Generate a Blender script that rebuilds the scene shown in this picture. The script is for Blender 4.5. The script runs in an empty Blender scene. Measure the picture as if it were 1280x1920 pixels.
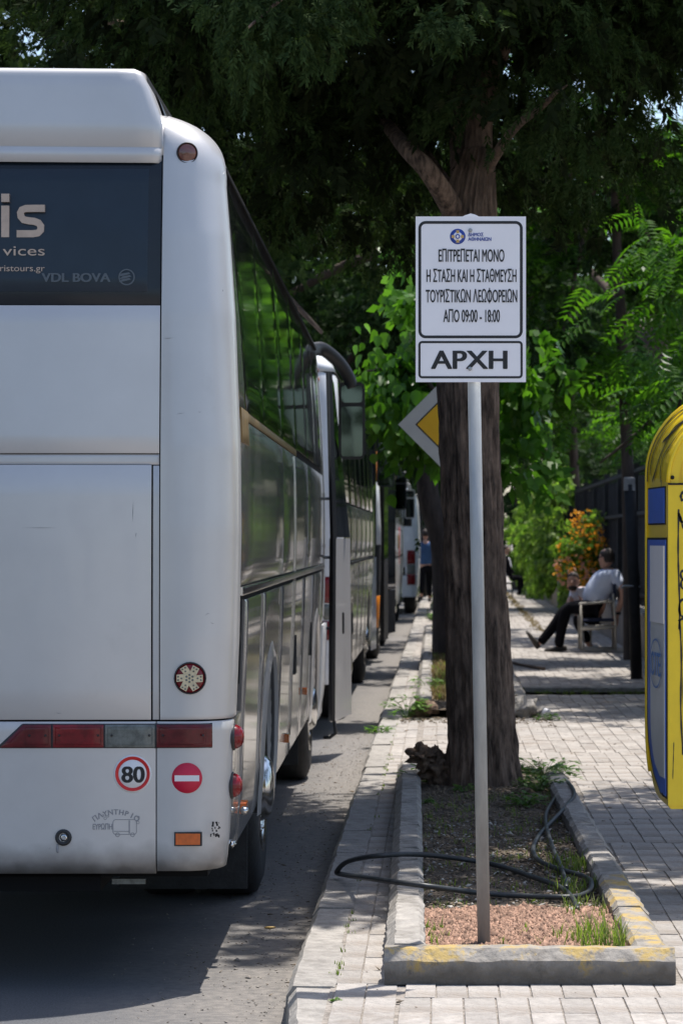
import bpy, bmesh, math, random
import numpy as np
from math import sin, cos, pi, radians
from mathutils import Vector, Matrix, noise as mnoise
random.seed(7); np.random.seed(7)
SC = bpy.context.scene
COL = SC.collection
F = 5050.0; CX = 828.0; CY = 1010.0; CH = 1.68      # focal length and vanishing point of the photograph (px), eye height (m)

# ------------------------------------------------------------------ camera, sky, sun, exposure
cd = bpy.data.cameras.new('camera'); cam = bpy.data.objects.new('camera', cd); COL.objects.link(cam)
cam.location = (0, 0, CH); cam.rotation_euler = (pi/2, 0, 0)
cd.sensor_fit = 'VERTICAL'; cd.sensor_height = 36; cd.sensor_width = 24
cd.lens = F/1920*36; cd.shift_x = -(CX-640)/1920; cd.shift_y = (CY-960)/1920
cd.clip_start = .1; cd.clip_end = 3000
cd.dof.use_dof = True; cd.dof.focus_distance = 10.3; cd.dof.aperture_fstop = 8.0
SC.camera = cam
SUN = Vector((.186, .235, 1.0)).normalized()
W = bpy.data.worlds.new('World'); SC.world = W; W.use_nodes = True
nt = W.node_tree; bg = nt.nodes['Background']
sky = nt.nodes.new('ShaderNodeTexSky'); sky.sky_type = 'NISHITA'; sky.sun_disc = False
sky.sun_elevation = math.asin(SUN.z); sky.sun_rotation = math.atan2(SUN.x, SUN.y)
sky.dust_density = 1.5; sky.ozone_density = 1.0; sky.air_density = 1.0
nt.links.new(sky.outputs[0], bg.inputs[0]); bg.inputs[1].default_value = .148
sl = bpy.data.lights.new('sun', 'SUN'); sl.energy = 4.3; sl.angle = radians(.55); sl.color = (1, .955, .89)
so = bpy.data.objects.new('sun', sl); COL.objects.link(so)
so.rotation_euler = SUN.to_track_quat('Z', 'Y').to_euler()
SC.view_settings.view_transform = 'Standard'; SC.view_settings.look = 'None'
SC.view_settings.exposure = 0.54; SC.view_settings.gamma = 1; SC.view_settings.use_curve_mapping = False
SC.cycles.max_bounces = 8; SC.cycles.transparent_max_bounces = 8

# ------------------------------------------------------------------ helpers
def at(px, py, Y): return Vector(((px-CX)*Y/F, Y, CH-(py-CY)*Y/F))
def on(px, py, z):
    Y = F*(CH-z)/(py-CY); return Vector(((px-CX)*Y/F, Y, z))
def props(o, label=None, cat=None, group=None, kind=None):
    if label: o['label'] = label
    if cat: o['category'] = cat
    if group: o['group'] = group
    if kind: o['kind'] = kind
    return o
def thing(name, label, cat, loc=(0, 0, 0), rz=0, group=None):
    o = bpy.data.objects.new(name, None); COL.objects.link(o); o.location = loc; o.rotation_euler = (0, 0, rz)
    o.empty_display_size = .2
    return props(o, label, cat, group)
class MB:
    def __init__(s): s.v = []; s.f = []; s.sm = []
    def add(s, vs, fs, smooth=False):
        n = len(s.v); s.v += [tuple(p) for p in vs]
        for f in fs: s.f.append(tuple(i+n for i in f)); s.sm.append(smooth)
        return s
    def box(s, x0, x1, y0, y1, z0, z1, c=0):
        if c <= 0:
            vs = [(x, y, z) for z in (z0, z1) for y in (y0, y1) for x in (x0, x1)]
            return s.add(vs, [(0, 2, 3, 1), (4, 5, 7, 6), (0, 1, 5, 4), (2, 6, 7, 3), (0, 4, 6, 2), (1, 3, 7, 5)])
        vs = []; 
        for z, i in ((z0, 0), (z1-c, 0), (z1, c)):
            vs += [(x0+i, y0+i, z), (x1-i, y0+i, z), (x1-i, y1-i, z), (x0+i, y1-i, z)]
        fs = [(3, 2, 1, 0), (8, 9, 10, 11)]
        for k in (0, 4):
            for j in range(4): a = k+j; b = k+(j+1) % 4; fs.append((a, b, b+4, a+4))
        return s.add(vs, fs)
    def prism(s, pts, d0, d1, axis='y'):
        n = len(pts)
        def m(p, d): return {'y': (p[0], d, p[1]), 'x': (d, p[0], p[1]), 'z': (p[0], p[1], d)}[axis]
        vs = [m(p, d0) for p in pts]+[m(p, d1) for p in pts]
        fs = [tuple(range(n)), tuple(range(2*n-1, n-1, -1))]
        for i in range(n): j = (i+1) % n; fs.append((i, i+n, j+n, j))
        return s.add(vs, fs)
    def loft(s, rings, cap=True, smooth=True, closed=True):
        n = len(rings[0]); vs = [p for r in rings for p in r]; fs = []
        for k in range(len(rings)-1):
            for i in range(n if closed else n-1):
                j = (i+1) % n; fs.append((k*n+i, k*n+j, (k+1)*n+j, (k+1)*n+i))
        s.add(vs, fs, smooth)
        if cap and closed:
            b = len(s.v)-len(vs)
            s.f.append(tuple(b+i for i in range(n-1, -1, -1))); s.sm.append(False)
            s.f.append(tuple(b+(len(rings)-1)*n+i for i in range(n))); s.sm.append(False)
        return s
    def tube(s, path, r, n=8, cap=True):
        P = [Vector(p) for p in path]; rings = []; up = None
        for i, p in enumerate(P):
            d = (P[min(i+1, len(P)-1)]-P[max(i-1, 0)]).normalized()
            if up is None: up = d.orthogonal().normalized()
            up = (up-d*up.dot(d)).normalized(); w = d.cross(up)
            rr = r[i] if isinstance(r, (list, tuple)) else r
            rings.append([p+(up*cos(2*pi*k/n)+w*sin(2*pi*k/n))*rr for k in range(n)])
        return s.loft(rings, cap)
    def lathe(s, prof, c, axis='x', n=32, cap=False):     # prof: (radius, along)
        rings = []
        for r, h in prof:
            ring = []
            for k in range(n):
                a = 2*pi*k/n; q = (cos(a)*r, sin(a)*r)
                ring.append({'x': (c[0]+h, c[1]+q[0], c[2]+q[1]), 'y': (c[0]+q[0], c[1]+h, c[2]+q[1]), 'z': (c[0]+q[0], c[1]+q[1], c[2]+h)}[axis])
            rings.append(ring)
        return s.loft(rings, cap)
    def ellipsoid(s, c, r, n=16, m=10, jit=0):
        rings = []
        for i in range(m+1):
            t = pi*i/m; ring = []
            for k in range(n):
                a = 2*pi*k/n; q = Vector((sin(t)*cos(a), sin(t)*sin(a), -cos(t)))
                j = 1+jit*mnoise.noise(q*2.3+Vector(c)) if jit else 1
                ring.append((c[0]+q.x*r[0]*j, c[1]+q.y*r[1]*j, c[2]+q.z*r[2]*j))
            rings.append(ring)
        return s.loft(rings, False)
    def move(s, d): s.v = [tuple(Vector(p)+Vector(d)) for p in s.v]; return s
    def mesh(s, name, m=None):
        me = bpy.data.meshes.new(name); me.from_pydata(s.v, [], s.f)
        me.polygons.foreach_set('use_smooth', s.sm)
        if m: me.materials.append(m)
        me.update(); return me
    def build(s, name, m, parent=None, fix=True, **k):
        me = s.mesh(name, m)
        if fix:
            b = bmesh.new(); b.from_mesh(me); bmesh.ops.recalc_face_normals(b, faces=b.faces); b.to_mesh(me); b.free()
        return link(name, me, parent, **k)
def link(name, me, parent=None, label=None, cat=None, group=None, kind=None, loc=None, rot=None):
    o = bpy.data.objects.new(name, me); COL.objects.link(o)
    if parent is not None: o.parent = parent
    if loc is not None: o.location = loc
    if rot is not None: o.rotation_euler = rot
    return props(o, label, cat, group, kind)
def bake(o):
    dg = bpy.context.evaluated_depsgraph_get(); dg.update()
    me = bpy.data.meshes.new_from_object(o.evaluated_get(dg)); return me
def np_mesh(name, V, Fc, m, nper=4):
    me = bpy.data.meshes.new(name); nf = len(Fc)
    me.vertices.add(len(V)); me.vertices.foreach_set('co', np.asarray(V, dtype=np.float32).ravel())
    me.loops.add(nf*nper); me.loops.foreach_set('vertex_index', np.asarray(Fc, dtype=np.int32).ravel())
    me.polygons.add(nf); me.polygons.foreach_set('loop_start', np.arange(0, nf*nper, nper, dtype=np.int32))
    me.polygons.foreach_set('loop_total', np.full(nf, nper, dtype=np.int32))
    me.update(calc_edges=True); me.validate(); me.materials.append(m); return me

# ------------------------------------------------------------------ materials
def mat(name, col, rough=.6, metal=0, var=0, scale=6, bump=0, bscale=40, coat=0, spec=.5, col2=None, stretch=None, rnd=0, detail=6, dirt=None):
    m = bpy.data.materials.new(name); m.use_nodes = True; t = m.node_tree; N = t.nodes; L = t.links
    p = N['Principled BSDF']; p.inputs['Roughness'].default_value = rough; p.inputs['Metallic'].default_value = metal
    p.inputs['Coat Weight'].default_value = coat; p.inputs['Coat Roughness'].default_value = .06; p.inputs['Specular IOR Level'].default_value = spec
    c = (*col, 1); p.inputs['Base Color'].default_value = c; out = None
    tc = N.new('ShaderNodeTexCoord'); mp = N.new('ShaderNodeMapping'); L.new(tc.outputs['Object'], mp.inputs[0])
    if stretch: mp.inputs['Scale'].default_value = stretch
    if var or col2:
        n = N.new('ShaderNodeTexNoise'); n.inputs['Scale'].default_value = scale; n.inputs['Detail'].default_value = detail; n.inputs['Roughness'].default_value = .65
        L.new(mp.outputs[0], n.inputs[0]); r = N.new('ShaderNodeValToRGB')
        r.color_ramp.elements[0].position = .35; r.color_ramp.elements[1].position = .66
        a = tuple(x*(1-var) for x in col); b = tuple(min(1, x*(1+var)) for x in col) if not col2 else col2
        r.color_ramp.elements[0].color = (*a, 1); r.color_ramp.elements[1].color = (*b, 1)
        L.new(n.outputs[0], r.inputs[0]); out = r.outputs[0]
    if dirt:                         # second, larger stain layer: (colour, scale, threshold, softness)
        n = N.new('ShaderNodeTexNoise'); n.inputs['Scale'].default_value = dirt[1]; n.inputs['Detail'].default_value = 8; n.inputs['Roughness'].default_value = .7
        L.new(tc.outputs['Object'], n.inputs[0]); r = N.new('ShaderNodeValToRGB')
        r.color_ramp.elements[0].position = dirt[2]; r.color_ramp.elements[1].position = dirt[2]+dirt[3]
        L.new(n.outputs[0], r.inputs[0]); mx = N.new('ShaderNodeMix'); mx.data_type = 'RGBA'
        L.new(r.outputs[0], mx.inputs[0]); mx.inputs[6].default_value = c
        if out: L.new(out, mx.inputs[6])
        mx.inputs[7].default_value = (*dirt[0], 1); out = mx.outputs[2]
    if rnd:
        oi = N.new('ShaderNodeObjectInfo'); g = N.new('ShaderNodeNewGeometry')
        ad = N.new('ShaderNodeMath'); ad.operation = 'ADD'; L.new(oi.outputs['Random'], ad.inputs[0]); L.new(g.outputs['Random Per Island'], ad.inputs[1])
        fr = N.new('ShaderNodeMath'); fr.operation = 'FRACT'; L.new(ad.outputs[0], fr.inputs[0])
        mr = N.new('ShaderNodeMapRange'); mr.inputs[3].default_value = 1-rnd; mr.inputs[4].default_value = 1+rnd; L.new(fr.outputs[0], mr.inputs[0])
        mx = N.new('ShaderNodeVectorMath'); mx.operation = 'MULTIPLY'
        if out: L.new(out, mx.inputs[0])
        else: mx.inputs[0].default_value = col
        cb = N.new('ShaderNodeCombineXYZ')
        for i in range(3): L.new(mr.outputs[0], cb.inputs[i])
        L.new(cb.outputs[0], mx.inputs[1]); out = mx.outputs[0]
    if out: L.new(out, p.inputs['Base Color'])
    if bump:
        n = N.new('ShaderNodeTexNoise'); n.inputs['Scale'].default_value = bscale; n.inputs['Detail'].default_value = 8; L.new(mp.outputs[0], n.inputs[0])
        b = N.new('ShaderNodeBump'); b.inputs['Strength'].default_value = bump; b.inputs['Distance'].default_value = .01
        L.new(n.outputs[0], b.inputs['Height']); L.new(b.outputs[0], p.inputs['Normal'])
    return m
def leafmat(name, c1, c2, trans=.4, rough=.45, tcol=None, spec=.22):
    m = bpy.data.materials.new(name); m.use_nodes = True; t = m.node_tree; N = t.nodes; L = t.links
    p = N['Principled BSDF']; p.inputs['Roughness'].default_value = rough; p.inputs['Specular IOR Level'].default_value = spec
    g = N.new('ShaderNodeNewGeometry'); oi = N.new('ShaderNodeObjectInfo')
    ad = N.new('ShaderNodeMath'); ad.operation = 'ADD'; L.new(oi.outputs['Random'], ad.inputs[0]); L.new(g.outputs['Random Per Island'], ad.inputs[1])
    fr = N.new('ShaderNodeMath'); fr.operation = 'FRACT'; L.new(ad.outputs[0], fr.inputs[0])
    mx = N.new('ShaderNodeMix'); mx.data_type = 'RGBA'; mx.inputs[6].default_value = (*c1, 1); mx.inputs[7].default_value = (*c2, 1)
    L.new(fr.outputs[0], mx.inputs[0]); L.new(mx.outputs[2], p.inputs['Base Color'])
    tr = N.new('ShaderNodeBsdfTranslucent'); ms = N.new('ShaderNodeMixShader'); ms.inputs[0].default_value = trans
    vm = N.new('ShaderNodeVectorMath'); vm.operation = 'MULTIPLY'; vm.inputs[1].default_value = tcol or (1.5, 1.9, .7)
    L.new(mx.outputs[2], vm.inputs[0]); L.new(vm.outputs[0], tr.inputs[0])
    L.new(p.outputs[0], ms.inputs[1]); L.new(tr.outputs[0], ms.inputs[2]); L.new(ms.outputs[0], N['Material Output'].inputs[0])
    return m
M = {}
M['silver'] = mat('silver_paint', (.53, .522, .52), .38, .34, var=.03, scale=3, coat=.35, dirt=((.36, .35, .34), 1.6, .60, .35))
M['silver_side'] = mat('silver_side_dimmed', (.23, .23, .235), .22, .5, var=.04, scale=2, coat=.7)  # darker copy of the silver: dark reflections along the side put into the colour
M['silver_low'] = mat('silver_bumper_paint', (.52, .512, .51), .42, .28, var=.04, scale=4, coat=.2)
# road film low on the bumper: dirt that follows the height on the body; on the kerb, painted shade
def low_dirt_shade(m, z0, z1, col):
    t = m.node_tree; N = t.nodes; L = t.links; p = N['Principled BSDF']; src = p.inputs['Base Color'].links[0].from_socket
    tc = N.new('ShaderNodeTexCoord'); sp = N.new('ShaderNodeSeparateXYZ'); L.new(tc.outputs['Object'], sp.inputs[0])
    n = N.new('ShaderNodeTexNoise'); n.inputs['Scale'].default_value = 9; n.inputs['Detail'].default_value = 7; L.new(tc.outputs['Object'], n.inputs[0])
    ma = N.new('ShaderNodeMath'); ma.operation = 'MULTIPLY_ADD'; L.new(n.outputs[0], ma.inputs[0]); ma.inputs[1].default_value = .12; L.new(sp.outputs[2], ma.inputs[2])
    mr = N.new('ShaderNodeMapRange'); mr.inputs[1].default_value = z0; mr.inputs[2].default_value = z1; mr.inputs[3].default_value = .85; mr.inputs[4].default_value = 0
    L.new(ma.outputs[0], mr.inputs[0]); mx = N.new('ShaderNodeMix'); mx.data_type = 'RGBA'; L.new(mr.outputs[0], mx.inputs[0]); L.new(src, mx.inputs[6]); mx.inputs[7].default_value = (*col, 1)
    L.new(mx.outputs[2], p.inputs['Base Color'])
low_dirt_shade(M['silver_low'], .50, .62, (.10, .09, .08))
M['dark_shell'] = mat('dark_shell', (.010, .010, .011), .9, spec=.15)
M['glass'] = mat('tinted_glass', (.012, .014, .016), .05, 0, coat=0, spec=.5)
M['rear_glass'] = mat('rear_glass_film', (.010, .014, .020), .25, 0, var=.12, scale=5, spec=.4)
M['rear_glass_in'] = mat('rear_glass_inner', (.014, .024, .037), .28, 0, var=.12, scale=5, spec=.4)
M['rubber'] = mat('tyre_rubber', (.022, .022, .023), .75, var=.3, scale=14, bump=.3, bscale=60)
M['black'] = mat('black_plastic', (.018, .018, .02), .45, var=.2)
M['gold'] = mat('gold_stripe', (.22, .135, .045), .35, .3, var=.2, scale=8)
M['copper'] = mat('copper_lettering', (.50, .38, .31), .35, .5, var=.12, scale=8)
M['faint'] = mat('faint_lettering', (.085, .105, .125), .45)
M['white_paint'] = mat('white_paint', (.74, .75, .77), .3, var=.03, coat=.4)
M['white_plain'] = mat('white_print', (.78, .77, .78), .5)
M['chrome'] = mat('polished_metal', (.62, .62, .62), .16, 1, var=.1)
M['steel'] = mat('galvanised_steel', (.33, .345, .35), .5, .25, var=.16, scale=14, stretch=(1, 1, .25), bump=.1, bscale=90)
M['red_lens'] = mat('red_lens', (.10, .006, .010), .22, var=.3, scale=20, coat=.25, spec=.35)
M['red_lens_b'] = mat('bright_red_lens', (.17, .005, .010), .2, var=.35, scale=20, coat=.3, spec=.35)
M['clear_lens'] = mat('clear_lens', (.13, .14, .13), .25, var=.35, scale=30, coat=.3)
M['amber'] = mat('amber_lens', (.62, .12, .01), .2, var=.2, scale=25, coat=1)
M['brown_lens'] = mat('brown_lens', (.13, .035, .02), .2, var=.3, scale=25, coat=1)
M['cream'] = mat('cream_plastic', (.62, .52, .34), .5, var=.15, scale=60)
M['red'] = mat('red_print', (.62, .02, .02), .5); M['crimson'] = mat('crimson_print', (.60, .015, .055), .45)
M['ink'] = mat('black_print', (.012, .012, .014), .5); M['grey_print'] = mat('grey_print', (.27, .27, .285), .5)
M['blue_print'] = mat('blue_print', (.02, .06, .34), .5); M['ochre_print'] = mat('ochre_print', (.55, .36, .12), .5)
M['sign_white'] = mat('sign_face', (.86, .84, .86), .5, var=.025, scale=5)
M['sign_yellow'] = mat('yellow_reflective', (.98, .54, .012), .45, var=.05); M['sign_grey'] = mat('white_reflective', (.62, .62, .61), .5, var=.05)
M['concrete'] = mat('kerb_concrete', (.31, .288, .262), .9, var=.24, scale=14, bump=1, bscale=38, rnd=.10, dirt=((.15, .135, .115), 5, .52, .22))
M['pave'] = mat('paver_concrete', (.35, .322, .295), .9, var=.2, scale=16, bump=.8, bscale=60, rnd=.12, dirt=((.23, .19, .155), 3.4, .50, .22))
M['joint'] = mat('sandy_joint', (.27, .24, .21), 1, var=.4, scale=30, bump=.6, bscale=120)
M['soil'] = mat('dry_soil', (.10, .078, .058), 1, var=.45, scale=9, bump=1, bscale=60, dirt=((.20, .165, .12), 4, .5, .2))
M['rubble'] = mat('crushed_brick', (.28, .17, .12), .95, var=.35, scale=30, rnd=.5)
M['litter'] = mat('dry_litter', (.17, .13, .09), .95, rnd=.6); M['pale_chip'] = mat('pale_chips', (.33, .31, .28), .95, rnd=.4)
M['hose'] = mat('black_hose', (.030, .034, .038), .42, var=.3, scale=30)
M['trunk'] = mat('fissured_bark', (.060, .039, .028), .95, var=.4, scale=26, stretch=(1, 1, .24), bump=1, bscale=60, col2=(.27, .185, .135), dirt=((.12, .085, .062), 1.6, .5, .3))
M['bark'] = mat('grey_brown_bark', (.07, .05, .04), .95, var=.4, scale=10, stretch=(1, 1, .3), bump=.8, bscale=30)
M['dead'] = mat('dead_wood', (.17, .115, .08), 1, var=.5, scale=25, bump=1, bscale=50)
M['yellow'] = mat('yellow_enamel', (.88, .62, .012), .35, var=.07, scale=4, coat=.3, dirt=((.42, .28, .02), 2.5, .6, .2))
M['booth_blue'] = mat('blue_enamel', (.035, .13, .55), .35, var=.1); M['booth_glass'] = mat('frosted_panel', (.52, .56, .58), .3, var=.1, scale=3)
M['wall'] = mat('rendered_wall', (.22, .19, .16), .95, var=.25, scale=4, bump=.4)
M['iron'] = mat('dark_iron', (.022, .022, .024), .7, var=.3, spec=.25); M['fence_sheet'] = mat('dark_sheet', (.075, .075, .085), .6, .2, var=.2, scale=3)
M['skin'] = mat('skin', (.52, .29, .21), .55, var=.08); M['hair'] = mat('hair', (.03, .02, .016), .7, var=.3, scale=60)
M['shirt'] = mat('white_shirt', (.62, .68, .84), .9, var=.06, scale=8, bump=.5, bscale=14); M['shirt2'] = mat('white_shirt', (.75, .76, .86), .9, var=.06, scale=8, bump=.5, bscale=14)
M['navy'] = mat('navy_cloth', (.012, .018, .05), .9, var=.2, bump=.4, bscale=20); M['black_cloth'] = mat('black_cloth', (.008, .008, .011), 1, spec=.08, var=.3, bump=.5, bscale=18)
M['blue_shirt'] = mat('blue_shirt', (.035, .085, .20), .9, var=.2, bump=.4, bscale=15); M['shoe'] = mat('dark_leather', (.022, .018, .015), .6, var=.2)
M['chair'] = mat('beige_metal', (.50, .46, .40), .45, var=.1); M['sneaker'] = mat('white_sneaker', (.7, .7, .7), .7)
M['orange_paint'] = mat('orange_paint', (.72, .22, .01), .4, var=.05)
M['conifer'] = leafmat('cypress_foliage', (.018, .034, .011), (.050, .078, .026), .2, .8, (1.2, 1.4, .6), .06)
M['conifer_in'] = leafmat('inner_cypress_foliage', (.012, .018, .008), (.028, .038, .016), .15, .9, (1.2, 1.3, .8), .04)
M['gutter'] = mat('black_gutter', (.010, .010, .011), .8, spec=.1)
M['evergreen'] = leafmat('evergreen_leaves', (.012, .027, .008), (.034, .062, .020), .25, .6, None, .1)
M['linden'] = leafmat('broad_leaves', (.045, .12, .018), (.09, .19, .03), .5, .35, (1.5, 1.8, .5))
M['ailanthus'] = leafmat('pinnate_leaves', (.024, .075, .011), (.075, .16, .022), .5, .4, (1.6, 1.9, .4))
M['ivy'] = leafmat('creeper_leaves', (.07, .14, .03), (.24, .32, .08), .45, .5)
M['weed'] = leafmat('weed_leaves', (.06, .13, .03), (.15, .24, .06), .4, .5); M['grass'] = leafmat('grass_blades', (.10, .15, .03), (.22, .25, .08), .4, .6)
M['drygrass'] = leafmat('dry_grass', (.16, .13, .06), (.30, .24, .12), .3, .8, (1.2, 1.1, .8))
M['petal'] = leafmat('orange_petals', (.85, .55, .05), (.85, .33, .04), .4, .6, (1.1, 1, .8)); M['petal2'] = leafmat('pink_petals', (.80, .45, .30), (.75, .50, .40), .4, .6, (1.1, 1, .9))
# weathered yellow line paint on some kerb stones
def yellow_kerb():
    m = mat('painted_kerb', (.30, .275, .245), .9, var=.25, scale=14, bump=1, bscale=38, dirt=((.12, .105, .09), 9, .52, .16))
    t = m.node_tree; N = t.nodes; L = t.links; p = N['Principled BSDF']; src = p.inputs['Base Color'].links[0].from_socket
    tc = N.new('ShaderNodeTexCoord'); n = N.new('ShaderNodeTexNoise'); n.inputs['Scale'].default_value = 7; n.inputs['Detail'].default_value = 9; n.inputs['Roughness'].default_value = .75
    L.new(tc.outputs['Object'], n.inputs[0]); sp = N.new('ShaderNodeSeparateXYZ'); L.new(tc.outputs['Object'], sp.inputs[0])
    mz = N.new('ShaderNodeMath'); mz.operation = 'MULTIPLY_ADD'; L.new(sp.outputs[2], mz.inputs[0]); mz.inputs[1].default_value = 1.3; L.new(n.outputs[0], mz.inputs[2])
    r = N.new('ShaderNodeValToRGB'); r.color_ramp.elements[0].position = .63; r.color_ramp.elements[1].position = .72; L.new(mz.outputs[0], r.inputs[0])
    mx = N.new('ShaderNodeMix'); mx.data_type = 'RGBA'; L.new(r.outputs[0], mx.inputs[0]); L.new(src, mx.inputs[6]); mx.inputs[7].default_value = (.42, .30, .11, 1)
    L.new(mx.outputs[2], p.inputs['Base Color']); return m
M['ykerb'] = yellow_kerb(); low_dirt_shade(M['ykerb'], .09, .155, (.085, .072, .058))  # shade of the front face painted into the colour, darker toward the foot
def road_mat():
    m = mat('asphalt', (.085, .088, .096), .9, var=.35, scale=120, bump=.35, bscale=160, detail=3)
    t = m.node_tree; N = t.nodes; L = t.links; p = N['Principled BSDF']; src = p.inputs['Base Color'].links[0].from_socket
    tc = N.new('ShaderNodeTexCoord'); sp = N.new('ShaderNodeSeparateXYZ'); L.new(tc.outputs['Object'], sp.inputs[0])
    n = N.new('ShaderNodeTexNoise'); n.inputs['Scale'].default_value = 2.2; n.inputs['Detail'].default_value = 10; n.inputs['Roughness'].default_value = .75; L.new(tc.outputs['Object'], n.inputs[0])
    ma = N.new('ShaderNodeMath'); ma.operation = 'MULTIPLY_ADD'; L.new(n.outputs[0], ma.inputs[0]); ma.inputs[1].default_value = .9; L.new(sp.outputs[0], ma.inputs[2])
    mr = N.new('ShaderNodeMapRange'); mr.inputs[1].default_value = -.95; mr.inputs[2].default_value = -.28; L.new(ma.outputs[0], mr.inputs[0])
    n2 = N.new('ShaderNodeTexNoise'); n2.inputs['Scale'].default_value = 25; n2.inputs['Detail'].default_value = 8; L.new(tc.outputs['Object'], n2.inputs[0])
    r = N.new('ShaderNodeValToRGB'); r.color_ramp.elements[0].color = (.14, .13, .12, 1); r.color_ramp.elements[1].color = (.22, .20, .18, 1)
    r.color_ramp.elements[0].position = .35; r.color_ramp.elements[1].position = .65; L.new(n2.outputs[0], r.inputs[0])
    mx = N.new('ShaderNodeMix'); mx.data_type = 'RGBA'; L.new(mr.outputs[0], mx.inputs[0]); L.new(src, mx.inputs[6]); L.new(r.outputs[0], mx.inputs[7])
    L.new(mx.outputs[2], p.inputs['Base Color']); return m
M['road'] = road_mat()

# ------------------------------------------------------------------ ground, road, pavement
PZ = .13
MB().add([(-400, -60, -.02), (400, -60, -.02), (400, 900, -.02), (-400, 900, -.02)], [(0, 1, 2, 3)]).build('ground', M['joint'], kind='structure', fix=False)
MB().add([(-9, -30, 0), (-.5, -30, 0), (-.5, 220, 0), (-9, 220, 0)], [(0, 1, 2, 3)]).build('road', M['road'], kind='structure', fix=False)
farp = MB().box(-13, -9.02, -30, 220, -.01, .12).build('far_pavement', M['concrete'], kind='structure')
walk = MB().box(-.385, 9, -20, 220, -.01, PZ-.006).build('pavement', M['joint'], kind='structure')
# pavers: planter footprints are left open
PLANT = [(9.36, 17.45), (23.3, 45.0), (51.0, 76.0)]
def inplanter(x, y):
    for a, b in PLANT:
        if a-.03 < y < b+.03 and -.185 < x < .80: return True
    return False
DX, DY = .108, .29
cells = []
j = 0; y = 6.2
while y < 60:
    if j % 4 == 2: off = random.choice((0, .008, .016, .024, .030))
    if j == 0: off = 0
    kx = 0
    while -.368+kx*DX < 2.56:
        if kx < 2 and 9.2 < y < 76: x = -.372+kx*.088; wx = .088
        else: x = -.368+kx*DX+(off if kx > 1 else 0); wx = DX
        kx += 1
        cx, cy = x+wx/2, y+DY/2
        ok = True
        if inplanter(cx, cy): ok = False
        if abs(cy-27.4) < .75 and cx > .82: ok = False
        if ok: cells.append((cx, cy, wx/DX))
    y += DY; j += 1
pm = MB().box(-DX/2+.0028, DX/2-.0028, -DY/2+.0012, DY/2-.0012, -.03, 0, .0015).mesh('paver', M['pave'])
vis = [c for c in cells if c[1] > 8.75 and -.4 < c[0] < c[1]*452/F+.06]
hid = [c for c in cells if c not in set(vis)]
vis.sort(key=lambda c: c[1])
for c in vis[:300]:
    o = link('paver', pm, walk, loc=(c[0]+random.uniform(-.001, .001), c[1], PZ+random.uniform(-.0025, .0015))); o.scale = (c[2], 1, 1)
    o.rotation_euler = (random.uniform(-.008, .008), random.uniform(-.012, .012), random.uniform(-.012, .012)); 
rest = vis[300:]+[c for c in hid if c[1] < 60]
mb = MB(); base = [Vector(v.co) for v in pm.vertices]; bf = [tuple(p.vertices) for p in pm.polygons if len(p.vertices) == 4]
for c in rest:
    dz = random.uniform(-.003, .002); mb.add([(v.x*c[2]+c[0], v.y+c[1], v.z+PZ+dz) for v in base], bf)
mb.build('small_pavers', M['pave'], walk, fix=False, kind='stuff')
# far part of the pavement
MB().box(-.38, 2.56, 60, 219, 0, PZ-.002).build('far_paving', M['pave'], walk)
# cross kerb with dirt strips (a filled driveway)
MB().box(.84, 2.58, 27.32, 27.46, .0, PZ+.05, .015).build('kerb_stone', M['concrete'], walk)
MB().box(.83, 2.58, 26.72, 27.31, .0, PZ-.006).build('dirt_strip', M['soil'], walk)
MB().box(.83, 2.58, 27.47, 28.1, .0, PZ-.004).build('dirt_strip', M['soil'], walk)

# road kerb, one stone per metre
kerb = thing('road_kerb', 'worn concrete kerb between the road and the narrow paved strip', 'kerb', (0, 0, 0)); del kerb['label']; del kerb['category']; kerb['kind'] = 'structure'
def kerbstone(L=.99, w=.18, h=.26, seed=0):
    b = bmesh.new(); prof = [(0, -h), (w, -h), (w, -.004), (w-.012, 0), (.035, 0), (.008, -.035)]
    n = 9; rows = []
    rs = random.Random(seed)
    for k in range(n+1):
        y = L*k/n; rows.append([(x+rs.uniform(-.004, .004)*(zz > -.1), y, zz+rs.uniform(-.004, .002)*(zz > -.1)) for x, zz in prof])
    return MB().loft(rows, True, False).mesh('kerb_stone', M['concrete'])
ks = [kerbstone(seed=i) for i in range(4)]
for i in range(60):
    Y0 = 9.33+i
    link('kerb_stone', ks[i % 4], kerb, loc=(-.553+random.uniform(-.006, .006), Y0, PZ+random.uniform(-.006, .003)), rot=(0, 0, random.uniform(-.006, .006)))
link('kerb_stone', ks[1], kerb, loc=(-.478, 8.335, PZ-.004), rot=(0, .03, .062))
link('kerb_stone', ks[2], kerb, loc=(-.30, 7.36, PZ-.006), rot=(0, .03, .18))
link('kerb_stone', ks[3], kerb, loc=(.0, 6.42, PZ-.006), rot=(0, 0, .31))
MB().box(-.552, -.375, 69.3, 219, 0, PZ-.001).build('far_kerb', M['concrete'], kerb)

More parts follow.
